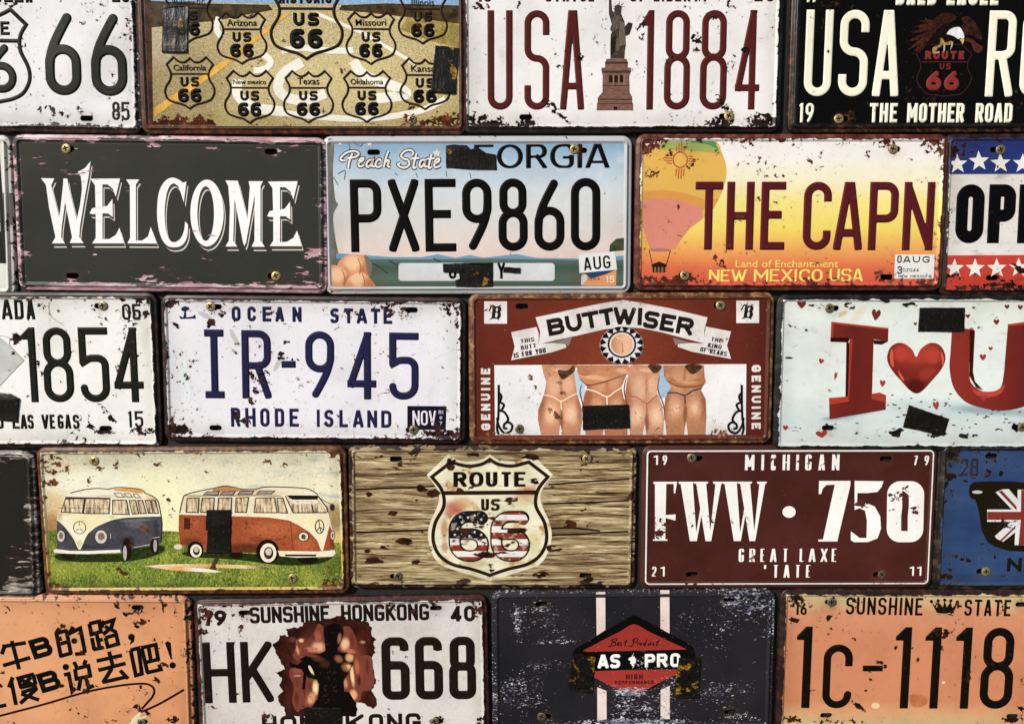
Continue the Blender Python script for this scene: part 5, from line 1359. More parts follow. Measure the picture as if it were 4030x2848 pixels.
P = Plate('tin_sign', 'rusty tin sign picturing two old vans on grass', 'sign', (0, 1720, .6098), corners=[(235, 75), (2233, 45), (2255, 992), (275, 1035)], lift=.0085, tex=(330, .28),
          paint=sky_print, slots=[(585, 152), (1888, 135), (612, 945), (1905, 908)],
          wear=dict(edge=.011, edge_k=.32, border_k=.6, base=.0, amp=.008, cols=('3a2414', '5e3a1e', '8a5c2e'), cluster=.07,
                    blobs=[(340, 170, 110, 120, 0, .34), (330, 300, 80, 50, 0, .34), (440, 190, 40, 50, 0, .3), (745, 178, 40, 50, 0, .32), (920, 125, 40, 40, 0, .3), (660, 210, 60, 40, 0, .3), (585, 270, 40, 60, 30, .32), (1020, 170, 50, 50, 0, .28), (1725, 165, 40, 50, 0, .3), (1830, 185, 50, 30, 0, .26), (1470, 175, 100, 40, 0, .2), (800, 880, 130, 30, 35, .4), (350, 970, 150, 50, 0, .36), (2160, 950, 160, 80, 0, .36), (2180, 100, 90, 80, 0, .3), (1100, 460, 50, 110, 0, .2), (1070, 380, 40, 30, 0, .26), (2120, 860, 60, 50, 0, .26), (930, 590, 70, 30, 30, .35), (870, 690, 60, 30, 20, .3)]))
P.flat('printed_sky', [(285, 85), (2195, 85), (2200, 700), (292, 620)], P.soft(sky_print, [(1000, 450, 420, 320, 0, 'f8f4c8', .85), (330, 560, 130, 120, 0, 'a8602c', .8), (340, 430, 160, 140, 0, 'd8b060', .6), (2160, 520, 130, 150, 0, 'a88850', .85), (600, 300, 400, 150, 0, 'faf6e0', .7), (350, 160, 260, 120, 0, 'cfc6a0', .6)]), .5)
P.flat('printed_grass', [(296, 598), (1100, 605), (2200, 680), (2214, 968), (296, 1006)], P.soft(grass_print, [(700, 640, 500, 60, 0, '3e5222', .6), (1500, 700, 600, 60, 0, '3c4e20', .6), (900, 980, 700, 60, 0, '4a5c26', .5), (450, 850, 260, 80, 0, 'b4b848', .35), (2100, 800, 200, 120, 0, '4a6028', .6)]), 1)
use(P, (200, 1900, .20952))
LN = '3a2a20'
P.flat('van_shadow', [(150, 1330), (1300, 1330), (1500, 1250), (1900, 1180), (2120, 1190), (2060, 1320), (1450, 1470), (260, 1470)], mottled('20260f', '36421c', 300), 2, smooth=True)
v = P.flat('printed_van', [(110, 620), (200, 470), (265, 255), (360, 190), (640, 122), (900, 100), (1080, 112), (1250, 82), (1500, 92), (1700, 122), (1780, 190), (1900, 240), (2000, 320), (2035, 450), (2075, 620), (2085, 720), (2060, 1130), (1900, 1152), (1500, 1250), (1300, 1285), (350, 1275), (105, 1240), (105, 900)], P.soft('f2ecd4', [(700, 700, 500, 300, 0, 'efe6b0', .8), (1500, 500, 600, 200, 0, 'f4ecc8', .5), (300, 560, 200, 100, 0, 'dcc890', .5), (1900, 350, 160, 200, 0, 'd8b070', .7), (1150, 640, 90, 60, 0, 'c8b480', .6), (160, 640, 70, 160, 20, 'bfa878', .7), (700, 230, 500, 50, 0, 'fffcec', .6), (540, 1150, 120, 130, 0, 'd6c890', .7), (1200, 250, 700, 30, 2, 'cbb88c', .5)]), 3, label='printed cream and grey-blue van')
P.flat('van_body', [(110, 690), (250, 815), (420, 1035), (490, 1190), (540, 1240), (590, 1130), (680, 965), (850, 822), (1150, 692), (1400, 650), (2068, 622), (2085, 720), (2060, 1130), (1900, 1152), (1500, 1250), (1300, 1285), (350, 1275), (105, 1240), (105, 900)], P.soft(mottled('46464e', '55555b', 70), [(1600, 780, 260, 90, 0, '74747c', .7), (1150, 1100, 500, 160, 0, '42434c', .7), (300, 1000, 200, 260, 0, '3c3d48', .6), (1000, 900, 200, 120, 0, '55565f', .6), (1600, 700, 420, 40, -3, '8c8c94', .6), (1750, 850, 160, 80, 25, '8a5a34', .45), (1980, 900, 90, 300, 0, '34343a', .7), (1450, 1080, 200, 150, 0, '2c2c30', .7), (700, 1200, 500, 60, 0, '303138', .7)]), 4, parent=v)
P.line('van_trim', catmull([(110, 680), (250, 805), (420, 1025), (500, 1195), (535, 1238), (575, 1175), (680, 955), (850, 812), (1150, 684), (1400, 640), (2062, 612)], False, 5), 22, 'f2eed8', 5, parent=v)
P.line('van_roofline', [(360, 190), (640, 122), (900, 100), (1080, 112), (1250, 82), (1500, 92), (1700, 122), (1780, 190), (1900, 240), (2000, 320), (2040, 450), (2075, 640), (2088, 800), (2070, 1110)], 18, LN, 5, smooth=True, parent=v)
P.flat('roof_opening', [(1200, 110), (1400, 95), (1600, 110), (1745, 150), (1680, 190), (1450, 165), (1230, 145)], 'd9a95a', 5, smooth=True, parent=v)
for q in ([(1185, 190), (1310, 188), (1390, 265), (1250, 268)], [(1370, 195), (1480, 195), (1535, 265), (1440, 268)], [(1545, 200), (1620, 200), (1685, 275), (1590, 275)]):
    P.line('roof_window', q, 12, LN, 6, closed=True, parent=v)
GL = lambda nt, co: nt.ramp(nt.noise(nt.mapping(co, scale=(4, .5, 1)), 110, 4, .65), [(.34, '5a4238'), (.43, 'b09a84'), (.54, 'e4d2ac'), (.7, 'f6ecd0')])
for q in ([(275, 285), (630, 288), (590, 565), (188, 545)], [(655, 285), (1110, 292), (1090, 572), (610, 572)], [(1160, 320), (1420, 320), (1472, 590), (1162, 580)], [(1472, 325), (1592, 322), (1652, 572), (1530, 580)], [(1632, 322), (1722, 322), (1792, 567), (1682, 572)], [(1772, 322), (1862, 322), (1922, 562), (1832, 567)], [(1890, 322), (1962, 322), (2022, 562), (1952, 567)]):
    w = P.flat('van_window', q, GL, 6, parent=v)
    P.line('window_frame', q, 17, LN, 7, closed=True, parent=v)
P.flat('windscreen_top', [(270, 258), (1110, 275), (1108, 305), (640, 298), (275, 310)], '4a3430', 8, parent=v)
P.line('wiper_line', [(120, 468), (500, 468), (1085, 480)], 8, '6a5a50', 8, parent=v)
P.flat('bumper', [(40, 1255), (110, 1240), (350, 1272), (700, 1275), (1300, 1250), (1312, 1300), (700, 1335), (320, 1328), (60, 1308)], 'f0ece0', 6, parent=v)
P.flat('tyre', ellipse(1425, 1240, 85, 210), '221a18', 6, parent=v); P.flat('wheel_rim', ellipse(1392, 1310, 36, 140), 'b8aeb0', 7, parent=v)
P.flat('tyre', ellipse(1945, 1180, 80, 140), '241c1a', 6, parent=v); P.flat('wheel_rim', ellipse(1962, 1175, 34, 118), 'b0a4a8', 7, parent=v)
P.flat('tyre', ellipse(330, 1380, 120, 70), '241e18', 2.5, parent=v)
for x, y, a, b_ in ((185, 998, 70, 105), (942, 1010, 108, 122)):
    P.flat('headlight', ellipse(x, y, a, b_), 'd8cec4', 6, parent=v); P.flat('headlight_glass', ellipse(x + 4, y - 8, a * .6, b_ * .6), '8a7064', 7, parent=v)
P.line('peace_emblem', ellipse(536, 835, 116, 116, 30), 11, LN, 6, closed=True, parent=v)
P.line('peace_emblem', None, 9, LN, 6, many=[[(528, 722), (530, 810)], [(524, 855), (472, 895)], [(545, 850), (592, 905)]], parent=v)
P.line('body_line', None, 8, 'e6e2d8', 6, many=[[(1560, 1210), (1860, 1150)], [(1915, 1030), (2045, 1008)], [(1118, 950), (1125, 1040)]], parent=v)
use(P, (680, 1880, .28746))
P.flat('van_shadow', [(200, 1010), (1200, 1040), (1900, 1100), (2200, 1060), (2000, 1170), (1500, 1190), (800, 1110), (250, 1080)], mottled('1e260e', '34401a', 300), 2, smooth=True)
v = P.flat('printed_van', [(85, 490), (130, 300), (180, 225), (420, 165), (560, 140), (700, 108), (850, 125), (960, 150), (1130, 150), (1260, 120), (1500, 120), (1850, 145), (1990, 225), (2120, 430), (2155, 560), (2200, 760), (2210, 960), (2060, 1000), (1440, 990), (1150, 1020), (800, 1010), (450, 990), (100, 900), (80, 700)], P.soft('eee6c8', [(300, 350, 300, 180, 0, 'd6c49a', .7), (1900, 600, 260, 160, 0, 'f2e9b8', .8), (1000, 200, 700, 60, 0, 'd8b880', .6)]), 3, label='printed cream and orange van')
P.flat('van_body', [(84, 495), (470, 510), (800, 520), (1300, 535), (1590, 575), (1720, 640), (1880, 740), (1990, 860), (2050, 990), (2080, 900), (2150, 640), (2200, 760), (2210, 970), (2060, 1002), (1440, 992), (1150, 1022), (800, 1012), (450, 992), (100, 905), (80, 700)], P.soft('a4502a', [(1400, 700, 500, 160, 0, 'bc6836', .8), (250, 620, 160, 120, 0, 'b25c34', .8), (1000, 960, 420, 110, 0, '54281a', .85), (250, 880, 250, 110, 0, '6a3220', .7), (1800, 900, 200, 130, 0, 'c26a34', .7), (1250, 880, 260, 60, 15, '7a3c20', .7), (2190, 880, 60, 160, 0, '6a301c', .7)]), 4, parent=v)
P.line('van_trim', [(84, 490), (470, 500), (800, 510), (1300, 522), (1590, 562), (1720, 626), (1880, 726), (1990, 850), (2045, 980), (2075, 890), (2150, 610)], 19, 'efe8d0', 5, smooth=True, parent=v)
P.line('van_roofline', [(95, 480), (135, 300), (185, 225), (420, 165), (560, 140), (700, 108), (850, 125), (960, 152), (1130, 152), (1260, 122), (1500, 120), (1850, 145), (1990, 225)], 14, LN, 5, smooth=True, parent=v)
P.flat('roof_opening', [(560, 150), (700, 115), (850, 135), (980, 165), (1150, 170), (620, 185)], 'c08a52', 5, smooth=True, parent=v)
for q in ([(420, 225), (470, 185), (640, 180), (620, 230)], [(650, 225), (690, 185), (860, 180), (830, 225)], [(890, 222), (930, 180), (1110, 175), (1085, 218)], [(1150, 215), (1190, 172), (1400, 172), (1350, 215)]):
    P.flat('roof_window', q, 'a89a98', 6, parent=v); P.line('window_frame', q, 10, LN, 7, closed=True, parent=v)
P.line('gutter_line', [(180, 240), (600, 240), (1100, 236), (1480, 240)], 10, '5a4438', 6, parent=v)
for q in ([(200, 275), (360, 270), (350, 470), (185, 465)], [(405, 275), (570, 270), (560, 470), (385, 465)], [(630, 275), (810, 268), (800, 470), (612, 465)], [(870, 270), (1040, 262), (1010, 468), (858, 465)], [(1140, 272), (1400, 265), (1430, 470), (1115, 468)], [(1430, 270), (1510, 268), (1575, 475), (1450, 470)]):
    P.flat('van_window', q, GL, 6, parent=v); P.line('window_frame', q, 13, LN, 7, closed=True, parent=v)
P.flat('windscreen', [(1560, 260), (1980, 270), (2110, 465), (1640, 470)], GL, 6, parent=v)
P.flat('visor_shadow', [(1555, 232), (1990, 235), (1985, 290), (1640, 290)], '1d1818', 8, parent=v)
P.flat('visor', [(1560, 265), (1640, 295), (1985, 290), (2000, 345), (1700, 360), (1640, 340)], 'e8e0cc', 9, parent=v)
P.line('window_frame', None, 14, LN, 8, many=[[(1900, 360), (1940, 465)], [(1545, 240), (1650, 470), (2110, 468)], [(1990, 240), (2110, 400), (2125, 465)]], parent=v)
P.line('van_mirror', [(2000, 265), (2120, 330), (2190, 360)], 10, '4a4038', 8, parent=v); P.flat('mirror_head', ellipse(2185, 395, 32, 48), '3a322c', 8, parent=v)
P.line('peace_emblem', ellipse(2012, 660, 58, 92, 26), 12, LN, 7, closed=True, parent=v)
P.line('peace_emblem', None, 10, LN, 7, many=[[(2000, 575), (2015, 660), (2035, 745)], [(2015, 665), (1975, 720)], [(2020, 670), (2060, 700)]], parent=v)
for x, y, a, b_ in ((1792, 798, 76, 68), (2192, 780, 28, 68)):
    P.flat('headlight_ring', ellipse(x, y, a, b_), '2e1c14', 6, parent=v); P.flat('headlight', ellipse(x, y, a * .84, b_ * .84), 'e4dcc8', 7, parent=v); P.flat('headlight_glass', ellipse(x, y, a * .4, b_ * .5), '5a4a40', 8, parent=v)
P.flat('bumper', [(1440, 992), (2000, 1000), (2220, 980), (2235, 1030), (2190, 1070), (1700, 1085), (1470, 1065)], 'eee6cc', 7, parent=v); P.flat('bumper_slot', [(1530, 1040), (1975, 1040), (1960, 1068), (1550, 1066)], '2a2018', 8, parent=v)
for x, y, a, b_ in ((1310, 1010, 155, 168), (320, 985, 110, 115)):
    P.flat('tyre', ellipse(x - 10, y - 5, a, b_), '1d1613', 6, parent=v)
    P.flat('white_wall', ellipse(x, y + 10, a * .72, b_ * .78), 'ece4cc', 7, parent=v); P.flat('wheel_hub', ellipse(x + 5, y + 12, a * .42, b_ * .5), '3c322c', 8, parent=v); P.flat('hub_cap', ellipse(x + 5, y - 5, a * .28, b_ * .3), 'cfc6b8', 9, parent=v)
P.flat('tyre', ellipse(870, 1045, 90, 60), '1f1914', 2.6, parent=v); P.flat('tyre', ellipse(1850, 1110, 140, 60), '1c1812', 2.6, parent=v)
P.line('body_line', None, 7, '7a3a20', 6, many=[[(1615, 590), (1650, 990)], [(1085, 620), (1155, 620)], [(1100, 800), (1400, 840), (1500, 830)], [(800, 960), (1150, 980)]], parent=v)
P.line('vent_slot', None, 9, '5a2a18', 6, many=[[(160 + 11 * i, 540 + i), (158 + 11 * i, 700)] for i in range(8)], parent=v)
P.flat('rear_light', ellipse(75, 940, 58, 38), 'e0d2c4', 6, parent=v)
P.flat('printed_surfboard', [(-370, 1200), (0, 1175), (540, 1175), (1050, 1190), (1400, 1240), (1150, 1240), (560, 1225), (0, 1215)], grad('X', [(0, 'e8dcb8'), (.5, 'd8ab68'), (.8, 'e8d6a0'), (1, '6a5448')], -.04, .07), 8)
P.flat('printed_surfboard', [(-380, 1205), (0, 1200), (500, 1240), (690, 1282), (560, 1292), (0, 1262), (-250, 1225)], grad('X', [(0, 'efe8d4'), (.5, 'dca858'), (.7, 'f2ead8'), (1, 'efe2c0')], -.06, .03), 9)
P.flat('board_fin', [(500, 1245), (545, 1170), (570, 1110), (660, 1055), (620, 1110), (590, 1190), (595, 1258)], '4a3d34', 10)
use(P, (0, 1720, .6098))
P.tape([(1337, 467), (1495, 464), (1490, 738), (1336, 742), (1344, 600), (1332, 590)], 'dark green-black tape patch on the orange van', 0)
P.screw(608, 152); P.screw(1888, 908)

# ---- ROUTE 66 on wood
def wood_print(nt, co):
    p = nt.mapping(co, scale=(.055, 1.0, 1), rot=(0, 0, R(3)))
    n = nt.noise(p, 300, 6, .72, 1.2)
    n2 = nt.noise(nt.mapping(co, scale=(.08, 1, 1)), 46, 4, .6, .5)
    n3 = nt.noise(co, 18, 3)
    c = nt.ramp(n, [(.33, '1e140c'), (.42, '6e5638'), (.51, 'ac966c'), (.62, 'e2d4ac')])
    c = nt.mix(nt.rng(n2, .5, .64, 0., .6), c, lin('48341e'))
    return nt.mix(nt.rng(n3, .52, .66, 0., .25), c, lin('8a7c58'))
P = Plate('tin_sign', 'wood plank print tin sign with a large worn ROUTE US 66 shield', 'sign', (1350, 1720, .5183), corners=[(35, 62), (2245, 64), (2210, 1142), (50, 1156)], lift=.0062,
          paint=wood_print, slots=[(402, 165), (1852, 165), (402, 1052), (1842, 1050)],
          wear=dict(edge=.008, edge_k=.26, border_k=.22, base=.0, amp=.008, chip=120, cols=('120e0b', '24170f', '4c2a1a'), cluster=.07, stretch=(.6, 1.2),
                    blobs=[(265, 150, 70, 50, 0, .4), (540, 130, 60, 50, 0, .4), (590, 385, 80, 45, 0, .45), (690, 425, 80, 45, 0, .45), (230, 440, 90, 50, 0, .35), (380, 575, 50, 35, 0, .4), (460, 790, 90, 45, 0, .45), (320, 835, 80, 40, 0, .45), (190, 860, 50, 30, 0, .4), (250, 935, 110, 50, 0, .42), (550, 935, 80, 40, 0, .42), (1420, 150, 110, 40, 0, .45), (1580, 380, 60, 35, 0, .4), (1450, 335, 70, 40, 0, .4), (1880, 680, 90, 60, 0, .42), (1720, 660, 90, 45, 0, .35),
                           (1600, 840, 110, 40, 0, .4), (1500, 1040, 110, 50, 0, .38), (1900, 1100, 130, 60, 0, .38), (1320, 710, 100, 35, 0, .5), (1080, 895, 110, 40, 0, .42), (820, 200, 60, 90, 0, .42), (920, 1100, 90, 50, 0, .45), (985, 140, 90, 35, 0, .4), (570, 480, 40, 20, 0, .4), (1000, 650, 30, 30, 0, .2), (1100, 330, 300, 120, 0, .08), (1120, 1000, 60, 60, 0, .26), (1700, 80, 200, 30, 0, .3), (1115, 600, 480, 520, 0, .1), (1300, 480, 160, 100, 0, .16), (860, 420, 120, 60, 0, .14), (1350, 960, 140, 60, 0, .2), (1600, 500, 40, 60, 0, .2), (850, 960, 120, 50, 0, .2), (2180, 450, 40, 40, 0, .4)]))
for q in [[(60, 398), (300, 385), (560, 378), (720, 368)], [(55, 720), (350, 712), (650, 700)], [(1560, 360), (1900, 335), (2190, 318)], [(1520, 505), (1900, 495), (2190, 480)], [(1570, 745), (1800, 735), (2000, 722), (2190, 715)], [(1560, 690), (1750, 690), (1950, 712)]]:
    P.line('plank_gap', q, 13, '1c140c', 1, smooth=True)
for q in [[(70, 280), (400, 300), (700, 285)], [(70, 560), (350, 545), (600, 560)], [(80, 645), (300, 640), (500, 650)], [(60, 870), (300, 890), (640, 880)], [(1580, 590), (1900, 580), (2190, 600)], [(1590, 440), (1850, 430), (2150, 420)], [(1540, 900), (1900, 880), (2180, 890)], [(1500, 230), (1900, 245), (2180, 225)]]:
    P.line('plank_crack', q, 6, '2a1f14', 1, smooth=True)
ho = [(1115, 128), (1180, 170), (1290, 182), (1370, 165), (1430, 126)]
hs_ = [(1430, 126), (1594, 284), (1512, 400), (1506, 500), (1572, 660), (1580, 790), (1510, 950), (1340, 1020), (1115, 1088)]
half = catmull(ho, False, 4) + [(1594, 284)] + catmull(hs_[1:], False, 5)[1:]
CRM = lambda nt, co: nt.mix(nt.rng(nt.noise(co, 55, 4), .55, .68), nt.ramp(nt.noise(co, 35, 3), [(.35, 'dcd6b4'), (.65, 'f0ecd4')]), nt.ramp(nt.noise(co, 90, 3), [(.4, 'c8b070'), (.6, 'b06a40')]))
P.flat('printed_shield', half + mirror(half[1:-1], 1115), P.soft(CRM, [(850, 540, 120, 90, 10, 'bc5a34', .85), (930, 500, 110, 70, 20, 'c89a58', .7), (1390, 420, 130, 70, -10, 'c0583a', .7), (1370, 480, 110, 60, 0, 'cfc080', .6), (770, 700, 40, 130, 0, 'b88450', .8), (1440, 800, 80, 150, 0, 'cdc88c', .7), (770, 830, 40, 60, 0, 'a87848', .7), (1330, 640, 120, 60, 0, 'd8c890', .5), (1000, 960, 160, 40, 0, 'bfae7c', .6)]), 2)
hi = [(1115, 168), (1180, 205), (1290, 218), (1410, 188)]
half = catmull(hi, False, 4) + [(1556, 300)] + catmull([(1556, 300), (1480, 400), (1464, 520), (1530, 650), (1545, 780), (1500, 890), (1400, 962), (1250, 1000), (1115, 1045)], False, 5)[1:]
DK = '2c1d16'
P.line('shield_border', half + mirror(half[1:-1], 1115), 27, DK, 3, closed=True)
P.line('shield_bar', [(762, 422), (1472, 418)], 32, DK, 4)
P.chars([('R', 838, 938), ('O', 958, 1066), ('U', 1084, 1172), ('T', 1196, 1282), ('E', 1298, 1392)], 262, 375, '1f1812', 34, thin=.6, serif=24, slab=24, one='slab lettering reading ROUTE', layer=5, emb=.0003)
P.chars([('U', 1048, 1108), ('S', 1122, 1190)], 466, 556, '2a2018', 25, thin=.7, serif=9, slab=14, one='slab lettering reading US', layer=5, emb=.0003)
def flag_print(first):
    def fn(nt, co):
        sep = nt.n('SeparateXYZ')
        nt.put(sep.inputs[0], co)
        y0, y1 = float(P.loc(1100, 940)[1]), float(P.loc(1100, 562)[1])
        t = nt.rng(sep.outputs[1], y0, y1, 0., 1., False)
        n = nt.noise(co, 120, 4)
        red, wht = '8a3628', 'e8e4de'
        st = [(0, red), (.09, wht), (.21, red), (.33, wht)] + ([(.46, '1d1f26')] if first else [(.45, red), (.58, wht), (.71, red), (.83, wht), (.94, red)])
        c = nt.ramp(t, st, 'CONSTANT')
        return nt.mix(nt.rng(n, .55, .62, 0., .5), c, lin('c9bfa8'))
    return fn
P.chars([('b', 801, 1109), ('b', 1117, 1421)], 557, 945, '1c1a1a', 95, layer=4.5, emb=.0004, one='dark outline of the 66')
sx = P.chars([('b', 808, 1102)], 564, 938, flag_print(True), 80, layer=5, emb=.0006)
P.chars([('b', 1124, 1414)], 564, 938, flag_print(False), 80, layer=5, emb=.0006)
for k, (x, y) in enumerate([(950, 605), (905, 640), (870, 690), (1000, 590), (1050, 620), (1085, 655), (850, 735), (930, 660), (960, 745), (1000, 715), (1050, 735), (1020, 640), (890, 600), (840, 780)]):
    P.flat('printed_star', star(x, y, 13), 'dcd8cc', 26, parent=sx[0])
P.screw(1852, 165); P.screw(420, 1052)

# ---- MICHIGAN
P = Plate('licence_plate', 'dark red plate with white border reading MICHIGAN FWW 750', 'plate', (2490, 1720, .5444), corners=[(65, 54), (2212, 64), (2168, 1096), (54, 1086)],
          paint=mottled('48241f', '562b27', 14), slots=[(462, 152), (1832, 157), (426, 988), (1782, 992)],
          wear=dict(edge=.006, edge_k=.0, border_k=0, base=.0, amp=.004, chip=220, cols=('4a2622', '542c28', '5a302c'), cluster=.03, grime=.14,
                    blobs=[(220, 640, 130, 100, 0, .32), (200, 720, 80, 60, 0, .3), (450, 600, 110, 90, 0, .2), (560, 580, 60, 60, 0, .24), (760, 600, 130, 90, 0, .2), (1900, 420, 90, 60, 0, .3), (1980, 400, 60, 120, 0, .3), (2040, 530, 70, 50, 0, .32), (1880, 500, 60, 70, 0, .2), (1480, 450, 70, 50, 0, .26), (1630, 470, 110, 40, 0, .3), (1690, 500, 90, 40, 0, .26), (1010, 160, 60, 60, 0, .24), (1190, 190, 70, 50, 0, .24), (1270, 200, 60, 60, 0, .2), (1390, 210, 70, 40, 0, .2), (860, 860, 60, 60, 0, .25), (950, 870, 40, 50, 0, .2), (2150, 300, 60, 300, 0, .1), (600, 1060, 500, 20, 0, .2), (1800, 1055, 300, 20, 0, .24)]))
rim_band(P, 'f0eee8', .0039, .0064, 2)
def chips_only(c):
    return c
WH = 'f6f4ee'
def quad_letter(name, polys, lab):
    o = P.flat(name, polys[0], WH, 2, label=lab)
    for i, q in enumerate(polys[1:]):
        P.flat('stroke', q, WH, 2.4 + .3 * i, parent=o)
quad_letter('letter', [[(160, 330), (242, 330), (234, 745), (160, 745)], [(148, 320), (320, 320), (318, 336), (150, 336)], [(296, 335), (320, 322), (306, 405), (296, 400)], [(145, 735), (250, 735), (250, 745), (145, 745)], [(235, 560), (310, 555), (308, 600), (235, 580)]], 'white letter F')
for dx in (0, 318):
    quad_letter('letter', [[(x + dx, y) for x, y in q] for q in ([(345, 330), (434, 330), (462, 748), (412, 748)], [(330, 320), (440, 320), (436, 336), (334, 336)], [(448, 748), (462, 748), (512, 470), (495, 470)], [(458, 330), (530, 330), (566, 748), (525, 748)], [(440, 320), (545, 320), (542, 334), (444, 334)], [(552, 748), (566, 748), (640, 332), (598, 332)], [(578, 320), (654, 320), (645, 336), (585, 336)])], 'white letter W')
quad_letter('digit', [[(1348, 315), (1575, 315), (1575, 345), (1482, 738), (1480, 752), (1342, 752), (1342, 738), (1375, 738), (1462, 342), (1400, 345), (1375, 370), (1362, 410), (1345, 410)]], 'white digit 7')
quad_letter('digit', [[(1605, 315), (1815, 318), (1800, 360), (1770, 395), (1700, 403), (1625, 403), (1623, 500), (1690, 475), (1750, 500), (1790, 570), (1796, 660), (1770, 730), (1700, 757), (1600, 757), (1577, 742), (1577, 680), (1600, 695), (1640, 727), (1690, 727), (1694, 600), (1680, 530), (1640, 512), (1605, 525)]], 'white digit 5')
out0 = [(x, y) for x, y, _ in fillet([(1843, 318), (2112, 318), (2100, 758), (1835, 758)], True, 95)]
in0 = [(1967 + (24 if math.cos(2 * math.pi * (i + .5) / len(out0)) > 0 else -24), 0) for i in range(len(out0))]
cx0, cy0 = 1970, 538
hole0 = []
for x, y in out0:
    dx, dy = x - cx0, y - cy0
    k = min(24 / max(abs(dx), 1e-6), 200 / max(abs(dy), 1e-6))
    hole0.append((cx0 + dx * k - dy * .02, cy0 + dy * k))
P.flat('digit', out0, WH, 2, hole=hole0, label='white digit 0')
P.flat('dot', ellipse(1130, 539, 48, 42, 26), WH, 2)
bd = dict(thin=.34, serif=7, slab=8, emb=0, layer=2)
P.chars([('M', 812, 880), ('I', 930, 950), ('C', 1000, 1035), ('H', 1084, 1136), ('I', 1182, 1202), ('G', 1248, 1294), ('A', 1344, 1392), ('N', 1442, 1496)], ((812, 126), (1496, 124)), 238, WH, 20, one='lettering reading MICHIGAN', **bd)
P.chars([('G', 765, 803), ('R', 842, 884), ('E', 922, 958), ('A', 992, 1040), ('T', 1082, 1124), ('L', 1206, 1242), ('A', 1272, 1322), ('X', 1358, 1408), ('E', 1438, 1478)], 804, 898, WH, 17, one='lettering reading GREAT LAXE', **bd)
P.chars([("'", 945, 965), ('T', 1012, 1054), ('A', 1090, 1134), ('T', 1172, 1212), ('E', 1252, 1288)], 921, 1012, WH, 17, one='lettering reading TATE with a broken first letter', **bd)
for s_, x0, x1, y0, y1 in (('19', 150, 248, 130, 198), ('79', 2032, 2145, 134, 202), ('21', 138, 230, 932, 1002), ('11', 2002, 2088, 934, 1000)):
    P.chars([(s_[0], x0, x0 + 32), (s_[1], x1 - 32, x1)], y0, y1, WH, 13, one='lettering reading ' + s_, emb=0, layer=2, thin=.4)
P.screw(425, 148); P.screw(1800, 992)

# ---- the blue plate
P = Plate('licence_plate', 'blue plate with a dark emblem carrying a British flag, right edge', 'plate', (3670, 1720, .3943), corner=('TL', 72, 50), ang=-.2, size=(.300, .152), lift=.0060,
          paint=mottled('2b4470', '38547e', 25, (.5, 1.5)), slots=[(588, 188), (500, 1338)],
          wear=dict(edge=.012, edge_k=.34, border_k=.85, base=.0, amp=.006, cols=('12110e', '221c14', '4a4030'), blobs=[(200, 180, 110, 120, 0, .36), (180, 390, 90, 50, 0, .36), (555, 360, 60, 60, 30, .34), (685, 365, 40, 70, 0, .34), (480, 1050, 50, 35, 0, .34), (550, 1135, 40, 45, 0, .34), (365, 1215, 60, 40, 20, .34), (490, 1200, 45, 35, 0, .34), (628, 1188, 35, 40, 0, .34), (170, 1325, 40, 30, 0, .34), (140, 1390, 120, 50, 0, .4), (700, 1380, 50, 25, 0, .3), (320, 440, 30, 20, 0, .3), (650, 245, 50, 20, 0, .3), (370, 125, 40, 20, 0, .3)]))
BR_ = '241e15'
P.chars([('2', 274, 352), ('8', 372, 456)], 210, 384, '2a3040', 26, one='lettering reading 28', boxy=.4)
lf = [(960, 450), (760, 440), (560, 438), (410, 446), (372, 480), (360, 545), (378, 605), (425, 622), (458, 720), (492, 930), (545, 1040), (620, 1088), (750, 1130), (960, 1143)]
P.flat('dark_emblem', lf + mirror(lf[1:-1], 960), BR_, 2)
P.flat('emblem_slot', ellipse(446, 546, 52, 16), 'c4cfcc', 3)
o = P.flat('flag_cross', [(848, 522), (1072, 522), (1072, 720), (1380, 720), (1380, 842), (1072, 842), (1060, 1078), (818, 1074), (830, 842), (545, 842), (545, 720), (848, 720)], 'dfe3e4', 3)
P.flat('flag_cross_red', [(884, 524), (1040, 524), (1036, 742), (1380, 742), (1380, 822), (1036, 822), (1030, 1074), (856, 1074), (880, 822), (546, 822), (546, 742), (880, 742)], '8a2f28', 5, parent=o)
for q in ([(628, 548), (690, 520), (760, 516), (850, 620), (850, 728), (800, 728)], [(780, 842), (850, 842), (832, 940), (702, 1042), (640, 1010), (620, 985)]):
    P.flat('flag_diagonal', q, 'dfe3e4', 4, parent=o); P.flat('flag_diagonal', mirror(q, 960), 'dfe3e4', 4, parent=o)
for q in ([(655, 538), (690, 528), (838, 690), (838, 728)], [(670, 1028), (690, 1036), (825, 905), (825, 880)]):
    P.flat('flag_diagonal_red', q, '86302a', 6, parent=o); P.flat('flag_diagonal_red', mirror(q, 960), '86302a', 6, parent=o)
P.chars([('N', 744, 890)], 1202, 1338, '1f1d18', 36, emb=.0005)
P.screw(530, 1337)
